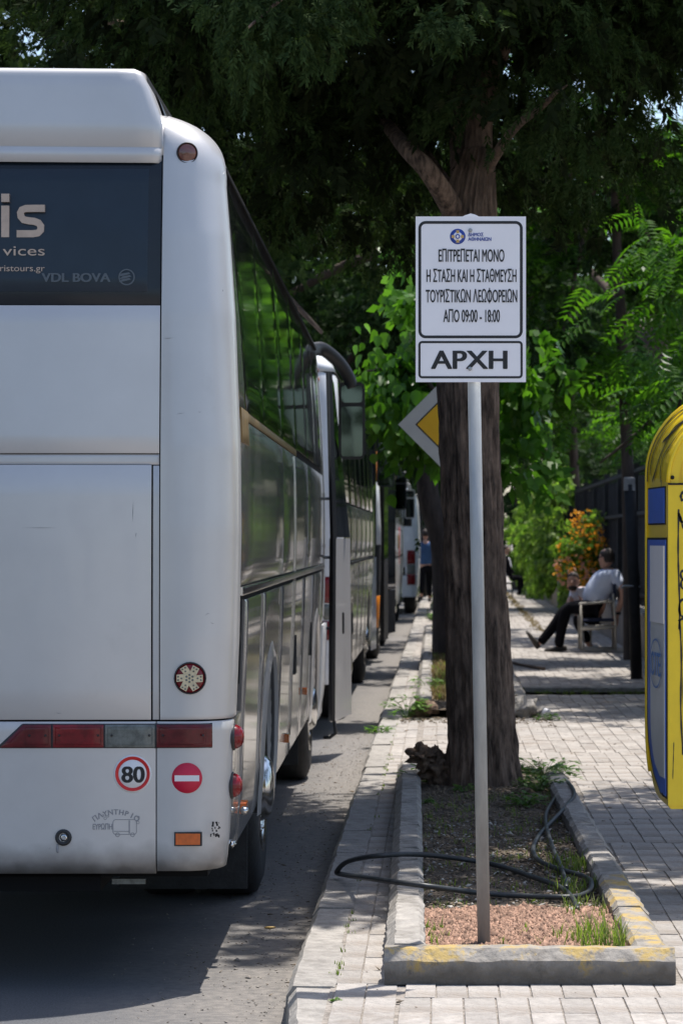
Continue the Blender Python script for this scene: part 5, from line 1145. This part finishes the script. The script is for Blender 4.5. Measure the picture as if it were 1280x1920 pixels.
# ------------------------------------------------------------------ yellow phone booth on the right
Yb = 11.45; bt = thing('phone_booth', 'yellow phone booth with blue side panels and black graffiti, cut by the right edge', 'phone booth', (.96, Yb, 0))
def bz(py, Y=Yb): return CH-(py-CY)*Y/F
def half(xl, zb, za, cut, top, yy, r=.42):          # left edge outline bottom -> arch -> centre
    P = [(xl+r+.0, zb), (xl+.10, zb), (xl+.02, zb+.03)]
    return P
zN = bz(1517); zA = bz(905); 
def outline(xl, xc, zb, zs, zt, cutx, cutz, n=14):
    L_ = [(xc, zb)]+[(xl+cutx*(1-sin(pi/2*k/7)), zb+cutz*(1-cos(pi/2*k/7))) for k in range(8)]
    for k in range(n+1):
        a = pi/2*k/n; L_.append((xc-(xc-xl)*cos(a), zs+(zt-zs)*sin(a)))
    R_ = [(2*xc-x, z) for x, z in L_[1:-1]][::-1]
    return L_+R_
xc = .36
near = outline(0, xc, zN, zA, zA+.35, .015, .04); 
far_x = at(1213, 0, Yb+.55).x-.96
farb = outline(far_x, xc, CH-(1500-CY)*12/F, CH-(890-CY)*12/F, CH-(890-CY)*12/F+.38, .065, .34)
sh = MB(); sh.loft([[(x, 0, z) for x, z in near], [(x, .55, z) for x, z in farb]], False, False)
sh.build('shell', M['yellow'], bt)
fw = MB(); n_ = len(near)
inner = outline(.045, xc, zN+.03, zA-.0, zA+.30, .012, .03)
fw.add([(x, 0, z) for x, z in near]+[(x, 0, z) for x, z in inner], [(i, (i+1) % n_, n_+(i+1) % n_, n_+i) for i in range(n_)])
fw.add([(x, 0, z) for x, z in inner]+[(x, .04, z) for x, z in inner], [(i, (i+1) % n_, n_+(i+1) % n_, n_+i) for i in range(n_)])
fw.build('front_frame', M['yellow'], bt, fix=False)
MB().prism([(x, z) for x, z in inner if z > zA-.01]+[(2*xc-.045, zA+.001), (.045, zA+.001)] if False else [(x, z) for x, z in inner if z > zA-1e-3], .04, .045).build('arch_panel', M['yellow'], bt)
MB().box(.0, 2*xc, -.006, .038, zN+.015, zA-.004, .0).build('front_panel', M['yellow'], bt)
MB().tube([(x, -.004, z) for x, z in near if z >= zA-.01], .010, 8).build('edge_trim', M['yellow'], bt)
MB().tube([(x-.004, .55, z) for x, z in farb if z > zN+.1], .008, 8).build('edge_trim', M['yellow'], bt)
MB().box(.0, .55, -.010, -.003, zA-.010, zA-.002).build('joint_strip', M['iron'], bt)
MB().lathe([(0, -.012), (.008, -.008), (.009, 0)], (.018, -.004, zA+.022), 'y', 10).build('bolt', M['iron'], bt)
# side surface helper: u 0 near .. 1 far
def sp_(u, z, d=.0):
    e = 0.0
    # left edge x of near/far outlines at height z
    def ex(O, xl, z):
        pts = [p for p in O[1:22]]; zs_ = [p[1] for p in pts]; xs = [p[0] for p in pts]; return float(np.interp(z, zs_, xs))
    xn = ex(near, 0, z); xf = ex(farb, far_x, z); x = xn+(xf-xn)*u
    return Vector((x-d, .55*u, z))
_q = sp_(.25, zN+.05); MB().ellipsoid(_q, (.012, .03, .012), 8, 6).build('bolt', M['iron'], bt)
def side_panel(name, m, u0, u1, z0, z1, d, r=.0, parent=None, nz=16, low=None):
    V = []; 
    for j in range(nz+1):
        z = z0+(z1-z0)*j/nz
        for i in range(4):
            u = u0+(u1-u0)*i/3; ua = u
            if low and z < z0+low[0]:      # rounded lower far corner
                f = (z0+low[0]-z)/low[0]; ua = u0+(u1-low[1]*(1-math.sqrt(max(0, 1-f*f)))-u0)*i/3
            V.append(sp_(ua, z, d))
    Q = [(j*4+i, (j+1)*4+i, (j+1)*4+i+1, j*4+i+1) for j in range(nz) for i in range(3)]
    mb = MB().add(V, Q, True); n = len(V); ring = list(range(4))+[j*4+3 for j in range(1, nz+1)]+[nz*4+i for i in (2, 1, 0)]+[j*4 for j in range(nz-1, 0, -1)]
    mb.add([V[i] for i in ring]+[V[i]+Vector((.006, 0, 0)) for i in ring], [(i, i+len(ring), (i+1) % len(ring)+len(ring), (i+1) % len(ring)) for i in range(len(ring))])
    return mb.build(name, M[m], parent or bt, fix=False)
side_panel('side_frame', 'iron', .10, .93, bz(984, 11.7), bz(913, 11.7), .004)
side_panel('upper_panel', 'booth_blue', .12, .88, bz(981, 11.7), bz(916, 11.7), .008)
side_panel('side_frame', 'iron', .04, .98, bz(1493, 11.6), bz(1008, 11.7), .004, low=(.35, .5))
side_panel('lower_panel', 'booth_blue', .05, .90, bz(1488, 11.6), bz(1012, 11.7), .008, low=(.35, .5))
side_panel('window', 'booth_glass', .06, .72, bz(1455, 11.6), bz(1160, 11.7), .012, low=(.25, .4))
side_panel('paper_notice', 'white_plain', .05, .70, bz(1168, 11.6), bz(1023, 11.7), .016)
oz = bz(1244, 11.65); ring = []
for rr, dd in ((.108, .0185), (.100, .0185)):
    ring.append([sp_(.39+.28*rr/.108*cos(2*pi*k/32), oz+rr*sin(2*pi*k/32), dd) for k in range(32)])
M['faint_blue'] = mat('faded_blue_print', (.10, .22, .48), .5)
lgm = MB(); lgm.add(ring[0]+ring[1], [(i, (i+1) % 32, 32+(i+1) % 32, 32+i) for i in range(32)]); ot = lgm.build('round_logo', M['faint_blue'], bt, fix=False)
p0 = sp_(.63, oz-.052, .0195); p1 = sp_(.15, oz-.052, .0195); dv = (p1-p0)
text('lettering', 'OTE', .105, M['faint_blue'], ot, ((p0+p1)/2), (pi/2, 0, math.atan2(dv.y, dv.x)), dv.length*.95, bold=.02)
# white streaks / graffiti strokes
def stroke(pts, r=.004, m='ink', y=-.008): 
    P = [Vector(((px-CX)*Yb/F-.96, y, bz(py))) for px, py in pts]; P = spline(P, 5)
    mb = MB(); V = []; Q = []
    for i, p in enumerate(P):
        d = (P[min(i+1, len(P)-1)]-P[max(i-1, 0)]).normalized(); s_ = Vector((d.z, 0, -d.x))*r*(1+.25*sin(i*1.7)); V += [p+s_, p-s_]
    Q = [(2*i, 2*i+1, 2*i+3, 2*i+2) for i in range(len(P)-1)]; n = len(V)
    V2 = [v+Vector((0, .003, 0)) for v in V]; Q2 = [(a, b, b+n, a+n) for a, b in ((0, 1),)]
    return mb.add(V, Q).add(V2, Q).build('graffiti_stroke', M[m], bt, fix=False)
stroke([(1271, 955), (1270, 1030), (1271, 1080), (1273, 1140), (1272, 1180)], .0035)
stroke([(1271, 962), (1276, 978), (1284, 975), (1292, 960)], .005); stroke([(1274, 968), (1280, 990), (1288, 992)], .004)
stroke([(1278, 940), (1275, 930), (1280, 922), (1290, 918), (1300, 925)], .005)
stroke([(1300, 1070), (1277, 1071), (1278, 1085), (1300, 1086), (1278, 1087), (1278, 1103), (1300, 1104)], .0045)
stroke([(1298, 1125), (1275, 1126), (1275, 1154), (1298, 1155)], .0045); stroke([(1295, 1135), (1283, 1136), (1283, 1150)], .004)
stroke([(1271, 1165), (1279, 1160), (1288, 1168)], .005); stroke([(1273, 1165), (1276, 1230), (1275, 1330), (1279, 1415)], .0035); stroke([(1282, 1175), (1281, 1300), (1284, 1440)], .005)
stroke([(1262, 1392), (1261, 1425), (1260, 1460)], .0015); stroke([(1290, 1180), (1292, 1300), (1290, 1400)], .006); stroke([(1300, 1190), (1303, 1260), (1300, 1330)], .005)
# strokes on the curved roof side
def sstroke(pts, r=.006):
    P = spline([Vector((u, z, 0)) for u, z in pts], 6); V = []; 
    for i, p in enumerate(P):
        q = P[min(i+1, len(P)-1)]-P[max(i-1, 0)]; nrm = Vector((-q.y, q.x*.55, 0)); nrm = nrm.normalized()*r
        V += [sp_(p.x+nrm.x/.55, p.y+nrm.y, .006)+Vector((0, 0, .003)), sp_(p.x-nrm.x/.55, p.y-nrm.y, .006)+Vector((0, 0, .003))]
    return MB().add(V, [(2*i, 2*i+1, 2*i+3, 2*i+2) for i in range(len(P)-1)]).build('graffiti_stroke', M['ink'], bt, fix=False)
for pts, r in (([(.95, 1.93), (.93, 2.05), (.9, 2.2), (.85, 2.3)], .012), ([(.82, 1.96), (.80, 2.08), (.76, 2.2), (.7, 2.28)], .009), ([(.7, 1.93), (.55, 1.98), (.45, 2.08), (.5, 2.16), (.3, 2.2)], .008), ([(.3, 1.92), (.35, 2.02), (.2, 2.1), (.15, 2.2)], .007), ([(.85, 1.88), (.7, 1.80), (.5, 1.78), (.3, 1.86), (.25, 1.93)], .006), ([(.6, 2.1), (.4, 2.16), (.35, 2.26)], .010)):
    sstroke(pts, r)
MB().box(.30, .42, .20, .32, 0, zN+.05).build('pedestal', M['booth_blue'], bt)
MB().box(.18, .54, .08, .44, PZ, PZ+.03, .004).build('foot_plate', M['iron'], bt)
MB().box(.04, .68, .06, .5, zN+.02, zN+.035).build('floor_panel', M['yellow'], bt)

# ------------------------------------------------------------------ people
def skin(name, nodes, edges, m, parent, sub=2, root=0, label=None):
    me = bpy.data.meshes.new(name); me.from_pydata([n[:3] for n in nodes], edges, []); me.update()
    o = bpy.data.objects.new(name, me); COL.objects.link(o)
    md = o.modifiers.new('skin', 'SKIN'); sv = me.skin_vertices[0].data
    for i, n in enumerate(nodes): sv[i].radius = (n[3], n[4] if len(n) > 4 else n[3]); sv[i].use_root = (i == root)
    md.use_smooth_shade = True; s2 = o.modifiers.new('sub', 'SUBSURF'); s2.levels = sub; s2.render_levels = sub
    bpy.context.view_layer.update(); r = bake(o); bpy.data.objects.remove(o); r.materials.clear(); r.materials.append(m)
    return link(name, r, parent, label=label)
def chain(pts): return [(i, i+1) for i in range(len(pts)-1)]
def head(parent, c, face, s=1.0, hairm='hair', bald=False, glasses=False, beard=False):
    """head as child pieces around centre c, looking along unit vector face (xy)"""
    f = Vector(face).normalized(); a = math.atan2(f.y, f.x)-pi/2    # local +y -> face
    R = Matrix.Translation(Vector(c)) @ Matrix.Rotation(a, 4, 'Z')
    def tr(mb): mb.v = [tuple(R @ (Vector(p)*s)) for p in mb.v]; return mb
    h = MB(); rings = []
    prof = [(-.125, .045, .045, .02), (-.105, .052, .058, .022), (-.08, .06, .075, .012), (-.045, .068, .09, .006), (0, .074, .098, 0), (.04, .075, .100, -.004), (.08, .066, .090, -.008), (.105, .048, .066, -.01), (.12, .02, .03, -.012)]
    for z, rx, ry, oy in prof: rings.append([(rx*cos(2*pi*k/20), oy+ry*sin(2*pi*k/20), z) for k in range(20)])
    h.loft(rings, True, True)
    h.loft([[(.016*cos(2*pi*k/8)*q, .098+dy+.012*sin(2*pi*k/8), z) for k in range(8)] for z, q, dy in ((.02, .4, -.01), (-.005, .6, .004), (-.022, 1.0, .014), (-.034, .8, .004))], True, True)
    for sx_ in (-1, 1): h.ellipsoid((.076*sx_, -.005, -.008), (.012, .022, .032), 8, 6)
    ho = tr(h).build('head', M['skin'], parent)
    ha = MB(); rings = []
    for z, rx, ry, oy in ((-.05, .071, .05, -.055), (-.01, .081, .085, -.03), (.04, .083, .095, -.018), (.08, .075, .095, -.010), (.112, .052, .068, -.012), (.128, .015, .02, -.014)):
        if bald and z > .1: rx *= .8; ry *= .7; oy -= .02
        rings.append([(rx*cos(2*pi*k/18), oy+ry*sin(2*pi*k/18), z) for k in range(18)])
    tr(ha.loft(rings, True, True)).build('hair', M[hairm], ho)
    for sx_ in (-1, 1): tr(MB().ellipsoid((.03*sx_, .085, .012), (.014, .012, .008), 8, 6)).build('eye', M['ink'], ho)
    tr(MB().ellipsoid((0, .094, -.062), (.024, .008, .006), 8, 5)).build('mouth', M['red_lens'] if False else M['hair'], ho)
    if beard:
        tr(MB().ellipsoid((0, .045, -.085), (.062, .055, .042), 14, 9)).build('beard', M['hair'], ho)
    if glasses:
        tr(MB().box(-.065, .065, .088, .104, .0, .026)).build('sunglasses', M['ink'], ho)
        for sx_ in (-1, 1): tr(MB().box(.074*sx_-.003, .074*sx_+.003, -.01, .092, .012, .022)).build('sunglasses_arm', M['ink'], ho)
    return ho
def hand(nodes, edges, at_i, d, side, s=1.0):
    """append palm and five fingers after node at_i pointing along d"""
    d = Vector(d).normalized(); sd = Vector(side).normalized(); c = Vector(nodes[at_i][:3]); i0 = len(nodes)
    nodes.append((*(c+d*.06*s), .030*s, .018*s)); edges.append((at_i, i0))
    for k, (o, l) in enumerate(((-.030, .075), (-.010, .085), (.010, .080), (.030, .065))):
        b = c+d*.095*s+sd*o*s; nodes.append((*b, .010*s)); j = len(nodes)-1; edges.append((i0, j)); nodes.append((*(b+d*l*.5*s+Vector((0, 0, -.01))), .009*s)); edges.append((j, j+1)); nodes.append((*(b+d*l*.8*s+Vector((0, 0, -.03))), .008*s)); edges.append((j+1, j+2))
    j = len(nodes); nodes.append((*(c+d*.03*s-sd*.04*s), .012*s)); edges.append((at_i, j)); nodes.append((*(c+d*.07*s-sd*.055*s), .010*s)); edges.append((j, j+1))
YM = 37.0; s_ = F/YM
m1 = thing('person', 'heavy man in a white short-sleeved shirt and black trousers, leaning back in a folding chair', 'person', (at(1120, 0, YM).x, YM, PZ))
def pm_(px, py, dy=0): return Vector((at(px, 0, YM).x-m1.location.x, dy, CH-(py-CY)/s_-PZ))
def nd(p, r, r2=None): return (p.x, p.y, p.z, r, r2 or r)
N = [nd(pm_(1126, 1134, 0), .11), nd(pm_(1120, 1115, 0), .13), nd(pm_(1130, 1096, 0), .12), nd(pm_(1138, 1078, 0), .10), nd(pm_(1137, 1062, 0), .060)]
E = chain(N)
for sg in (-1, 1):
    i = len(N); dy = .19*sg
    if sg < 0: arm_ = [(pm_(1151, 1078, dy*.95), .068), (pm_(1163, 1098, dy*1.25), .058), (pm_(1165, 1118, dy*1.3), .048), (pm_(1158, 1138, dy*1.25), .040), (pm_(1155, 1150, dy*1.2), .032)]
    else: arm_ = [(pm_(1138, 1078, dy*.95), .068), (pm_(1128, 1100, dy*1.2), .055), (pm_(1118, 1118, dy*1.2), .046), (pm_(1100, 1126, dy*1.0), .036), (pm_(1090, 1128, dy*.9), .03)]
    N += [nd(p, r) for p, r in arm_]; E += [(3, i)]+[(i+k, i+k+1) for k in range(4)]
    d = (arm_[-1][0]-arm_[-2][0]); hand(N, E, i+4, d, (0, 1, 0) if sg > 0 else (1, 0, .1), 1.0)
    i = len(N)
    if sg < 0: leg_ = [(pm_(1122, 1140, -.11), .105), (pm_(1090, 1138, -.14), .092), (pm_(1062, 1139, -.15), .072), (pm_(1052, 1168, -.14), .050), (pm_(1047, 1205, -.14), .036), (pm_(1043, 1215, -.14), .024), (pm_(1034, 1218, -.14), .015)]
    else: leg_ = [(pm_(1122, 1140, .11), .105), (pm_(1090, 1136, .13), .092), (pm_(1060, 1140, .13), .072), (pm_(1038, 1172, .10), .050), (pm_(1016, 1201, .06), .036), (pm_(1010, 1208, .05), .024), (pm_(1000, 1202, .05), .015)]
    N += [nd(p, r) for p, r in leg_]; E += [(0, i)]+[(i+k, i+k+1) for k in range(6)]
skin('body', N, E, M['skin'], m1)
# shirt over torso and upper arms
Sh = [nd(pm_(1124, 1134), .21), nd(pm_(1114, 1117), .235), nd(pm_(1126, 1101), .20), nd(pm_(1137, 1084), .165), nd(pm_(1139, 1071), .085, .10)]; Se = chain(Sh)
for sg in (-1, 1):
    i = len(Sh); a, b = ((pm_(1150, 1078, -.17), pm_(1163, 1103, -.235)) if sg < 0 else (pm_(1136, 1078, .17), pm_(1129, 1102, .22)))
    Sh += [nd(a, .098), nd(b, .078)]; Se += [(3, i), (i, i+1)]
skin('shirt', Sh, Se, M['shirt'], m1)
Tr = [nd(pm_(1128, 1140), .16, .17), nd(pm_(1122, 1132), .15, .17)]; Te = [(0, 1)]
for L_ in ([(1112, 1141, -.11, .118), (1090, 1139, -.14, .108), (1062, 1140, -.15, .090), (1053, 1168, -.14, .080), (1047, 1200, -.14, .072), (1046, 1213, -.14, .074)], [(1112, 1141, .11, .118), (1090, 1137, .13, .108), (1060, 1142, .13, .09), (1040, 1172, .10, .078), (1018, 1199, .06, .068), (1011, 1207, .05, .070)]):
    i = len(Tr); Tr += [nd(pm_(a, b, d), r) for a, b, d, r in L_]; Te += [(0, i)]+[(i+k, i+k+1) for k in range(5)]
skin('trousers', Tr, Te, M['black_cloth'], m1)
def shoe(parent, heel, toe, w=.05, m='shoe', up=(0, 0, 1)):
    h, t_ = Vector(heel), Vector(toe); d = (t_-h); P = [h-d*.08, h+d*.15, h+d*.55, h+d*.85, h+d*1.02]; rad = [(.035, .045), (.046, .06), (.048, .042), (.045, .032), (.02, .018)]
    s2 = d.normalized().cross(Vector((0, 1, 0))).normalized(); rings = []; 
    if s2.z < 0: s2 = -s2
    for p, (rw, rh) in zip(P, rad): rings.append([p+Vector((0, 1, 0))*cos(2*pi*k/12)*rw+s2*(sin(2*pi*k/12)*rh*(1 if sin(2*pi*k/12) > 0 else .55)) for k in range(12)])
    return MB().loft(rings, True, True).build('shoe', M[m], parent)
shoe(m1, pm_(1058, 1216, -.14), pm_(1020, 1219, -.14)); shoe(m1, pm_(1007, 1214, .05), pm_(986, 1184, .05))
head(m1, pm_(1136, 1047), (-.75, .65, 0), 1.1, 'hair', bald=True, glasses=True)
w_ = pm_(1155, 1149, -.235); MB().lathe([(.034, -.018), (.044, -.018), (.044, .018), (.034, .018)], w_, 'z', 14).build('wristwatch', M['ink'], m1)
# folding chair
ch = thing('folding_chair', 'beige metal folding chair with navy canvas under the man in the white shirt', 'chair', m1.location[:])
for sg, dy in ((-1, -.30), (1, .30)):
    MB().tube([pm_(1086, 1131, dy), pm_(1087, 1218, dy)], .016, 8).build('leg', M['chair'], ch)
    MB().tube([pm_(1146, 1112, dy), pm_(1150, 1160, dy), pm_(1151, 1217, dy)], .016, 8).build('leg', M['chair'], ch)
    MB().tube([pm_(1083, 1133, dy), pm_(1084, 1131, dy), pm_(1148, 1127, dy)], .018, 8).build('armrest', M['chair'], ch)
    MB().tube([pm_(1087, 1178, dy), pm_(1151, 1174, dy)], .022, 8).build('side_rail', M['chair'], ch)
    MB().tube([pm_(1088, 1217, dy), pm_(1151, 1216, dy)], .014, 8).build('foot_rail', M['chair'], ch)
MB().tube([pm_(1090, 1172, -.28), pm_(1096, 1215, .28)], .011, 6).build('cross_brace', M['chrome'], ch)
a = pm_(1090, 1160); b = pm_(1150, 1158)
MB().box(a.x, b.x, -.29, .29, a.z-.03, a.z, .01).build('seat', M['navy'], ch)
MB().box(pm_(1147, 0).x, pm_(1151, 0).x, -.29, .29, pm_(0, 1126).z, pm_(0, 1094).z, .01).build('backrest', M['navy'], ch)
# second man, leaning forward behind him
YM2 = 38.0; m2 = thing('person', 'bearded man leaning forward beside the heavier man, looking at the street with a phone', 'person', (at(1090, 0, YM2).x, YM2, PZ)); s2_ = F/YM2
def p2(px, py, dy=0): return Vector((at(px, 0, YM2).x-m2.location.x, dy, CH-(py-CY)/s2_-PZ))
N = [nd(p2(1128, 1155, .1), .14, .15), nd(p2(1112, 1135, .05), .14, .15), nd(p2(1092, 1118, 0), .14, .16), nd(p2(1082, 1110, -.02), .10, .12), nd(p2(1076, 1103, -.05), .055)]; E = chain(N)
for sg, A_ in ((-1, [(1078, 1114, -.05, .06), (1068, 1124, -.12, .05), (1064, 1136, -.2, .045), (1068, 1134, -.3, .036), (1070, 1130, -.34, .03)]), (1, [(1094, 1112, -.0, .06), (1098, 1128, -.1, .05), (1096, 1140, -.15, .045), (1084, 1136, -.25, .036), (1078, 1132, -.3, .03)])):
    i = len(N); N += [nd(p2(a, b, d), r) for a, b, d, r in A_]; E += [(3, i)]+[(i+k, i+k+1) for k in range(4)]; hand(N, E, i+4, (-.6*-sg, -.5, -.1), (0, .3, 1), .9)
for dy in (-.05, .22):
    i = len(N); N += [nd(p2(a, b, d+dy), r) for a, b, d, r in [(1118, 1158, 0, .10), (1095, 1155, 0, .09), (1080, 1158, -.02, .07), (1092, 1185, 0, .055), (1104, 1208, .02, .042), (1108, 1216, .02, .04), (1095, 1219, -.02, .03)]]; E += [(0, i)]+[(i+k, i+k+1) for k in range(6)]
skin('body', N, E, M['skin'], m2)
Sh = [nd(p2(1128, 1152, .1), .16, .16), nd(p2(1112, 1134, .05), .16, .17), nd(p2(1094, 1119, 0), .16, .18), nd(p2(1083, 1110, -.03), .09, .11), nd(p2(1078, 1115, -.06), .085), nd(p2(1068, 1126, -.13), .068), nd(p2(1095, 1113, -.02), .085), nd(p2(1099, 1130, -.1), .068)]
Sh += [nd(p2(1080, 1121, -.12), .15)]; skin('shirt', Sh, [(0, 1), (1, 2), (2, 3), (2, 4), (4, 5), (2, 6), (6, 7), (2, 8)], M['shirt2'], m2)
Tr = [nd(p2(1126, 1158, .1), .15)]; Te = []
for dy in (-.05, .22):
    i = len(Tr); Tr += [nd(p2(a, b, d+dy), r) for a, b, d, r in [(1112, 1159, 0, .11), (1095, 1157, 0, .10), (1080, 1160, -.02, .085), (1092, 1185, 0, .07), (1104, 1205, .02, .06)]]; Te += [(0, i)]+[(i+k, i+k+1) for k in range(4)]
skin('trousers', Tr, Te, M['black_cloth'], m2)
for dy in (-.05, .22): shoe(m2, p2(1120, 1216, dy), p2(1095, 1219, dy), m='sneaker')
head(m2, p2(1073, 1090, -.10), (-.22, -1, 0), 1.05, 'hair', beard=True)
MB().box(-.02, .02, -.05, .05, -.008, .008).build('phone', M['ink'], label='black phone held by the bearded man', cat='phone', loc=m2.matrix_world.translation+m2.location+p2(1066, 1131, -.42), rot=(.3, .2, .4))
# bench the second man sits on
st2 = thing('stool', 'low pale stool under the bearded man', 'stool', (m2.location.x+p2(1128, 0).x, YM2+.1, PZ))
hz_ = p2(0, 1164).z
MB().box(-.2, .2, -.2, .2, hz_-.03, hz_, .008).build('seat', M['chair'], st2)
for a in (-.17, .17):
    for b in (-.17, .17): MB().tube([(a, b, 0), (a*.9, b*.9, hz_-.03)], .014, 6).build('leg', M['chair'], st2)
MB().tube(spline([at(1168, 1128, 37.6), at(1176, 1118, 37.6), at(1172, 1104, 37.6)], 5), .02, 6).build('pale_hoop', M['white_plain'], label='pale curved hoop behind the folding chair by the black post', cat='hoop')
# walking man in blue
YW = 66.0; w1 = thing('person', 'man in a blue shirt and dark trousers walking away beside the white van', 'person', (at(797, 0, YW).x, YW, PZ))
N = [(0, 0, .92, .10, .09), (0, 0, 1.12, .10, .09), (0, 0, 1.33, .13, .09), (0, 0, 1.46, .07, .07), (0, 0, 1.55, .05, .05)]; E = chain(N)
for sg in (-1, 1):
    i = len(N); N += [(.17*sg, 0, 1.40, .06), (.25*sg, .02*sg, 1.15, .042), (.26*sg, -.06*sg, .92, .035)]; N = [tuple(n)+((n[3],) if len(n) == 4 else ()) for n in N]; E += [(2, i), (i, i+1), (i+1, i+2)]; hand(N, E, i+2, (0, -.1, -1), (0, 1, 0), .9)
    i = len(N); N += [(.09*sg, 0, .85, .09, .09), (.10*sg, .10*sg, .48, .065, .065), (.10*sg, .06*sg-.12*(sg < 0), .10+.06*(sg < 0), .045, .045), (.10*sg, .20*sg+.05, .04, .035, .03)]; E += [(0, i), (i, i+1), (i+1, i+2), (i+2, i+3)]
N = [tuple(n)+((n[3],) if len(n) == 4 else ()) for n in N]
skin('body', N, E, M['skin'], w1)
skin('shirt', [(0, 0, .90, .17, .14), (0, 0, .98, .17, .14), (0, 0, 1.15, .17, .13), (0, 0, 1.34, .20, .13), (0, 0, 1.46, .08, .08), (.18, 0, 1.40, .085, .085), (.25, .02, 1.15, .07, .07), (-.18, 0, 1.40, .085, .085), (-.25, -.02, 1.15, .07, .07)], [(0, 1), (1, 2), (2, 3), (3, 4), (3, 5), (5, 6), (3, 7), (7, 8)], M['blue_shirt'], w1)
skin('trousers', [(0, 0, .95, .15, .13), (0, 0, .86, .14, .12), (.09, 0, .80, .105, .105), (.10, .10, .48, .085, .085), (.10, .06, .12, .068, .068), (-.09, 0, .80, .105, .105), (-.10, -.10, .48, .085, .085), (-.10, -.18, .18, .068, .068)], [(0, 1), (1, 2), (2, 3), (3, 4), (1, 5), (5, 6), (6, 7)], M['black_cloth'], w1)
for x, y_, z in ((.10, -.02, .05), (-.10, -.26, .09)): MB().ellipsoid((x, y_+.08, z), (.045, .13, .05), 12, 8).build('shoe', M['shoe'], w1)
head(w1, (0, 0, 1.66), (0, 1, 0), 1.0, 'hair')
# far seated man
YS2 = 72.0; w2 = thing('person', 'far-off seated man in dark trousers, half hidden by the big trunk', 'person', (at(950, 0, YS2).x, YS2, PZ))
N = [(0, 0, .48, .15, .15), (-.02, 0, .75, .16, .14), (-.05, 0, 1.0, .15, .14), (-.03, 0, 1.1, .06, .06), (.15, -.1, .50, .09, .09), (.38, -.1, .50, .07, .07), (.40, -.1, .12, .05, .05), (.30, -.1, .05, .035, .035), (.15, .12, .50, .09, .09), (.32, .12, .50, .07, .07), (.34, .12, .12, .05, .05), (.26, .12, .05, .035, .035), (-.02, -.2, .98, .06, .06), (.08, -.22, .75, .045, .045), (.2, -.18, .62, .035, .035)]
skin('body', N, [(0, 1), (1, 2), (2, 3), (0, 4), (4, 5), (5, 6), (6, 7), (0, 8), (8, 9), (9, 10), (10, 11), (2, 12), (12, 13), (13, 14)], M['black_cloth'], w2)
skin('shirt', [(0, 0, .60, .17, .16), (-.02, 0, .8, .18, .16), (-.05, 0, 1.0, .16, .15), (-.02, -.2, .98, .08, .08)], [(0, 1), (1, 2), (2, 3)], M['shirt2'], w2)
head(w2, (-.03, 0, 1.24), (.8, -.5, 0), 1.0, 'hair')
stl = thing('stool', 'dark stool under the far-off seated man', 'stool', (w2.location.x-.02, YS2, PZ))
MB().box(-.2, .2, -.2, .2, .34, .38).build('seat', M['iron'], stl)
for a in (-.16, .16):
    for b in (-.16, .16): MB().tube([(a, b, 0), (a, b, .34)], .015, 6).build('leg', M['iron'], stl)

link('street_trees', foliage_mesh('street_trees', [(-13+1.2*sin(y), y, 5.5+sin(y*1.3), 2.4, 3.2, 2.6, 1) for y in range(-30, 110, 5)]+[(x, -30+2*sin(x), 4.5, 3, 2.5, 3.4+sin(x), 1) for x in range(-14, 20, 4)], 42000, .34, .20, M['evergreen'], 71, clump=.9, droop=.1, surf=.4, per=8, fan=.08), kind='stuff', label='row of street trees across the road and behind the viewer', cat='trees')
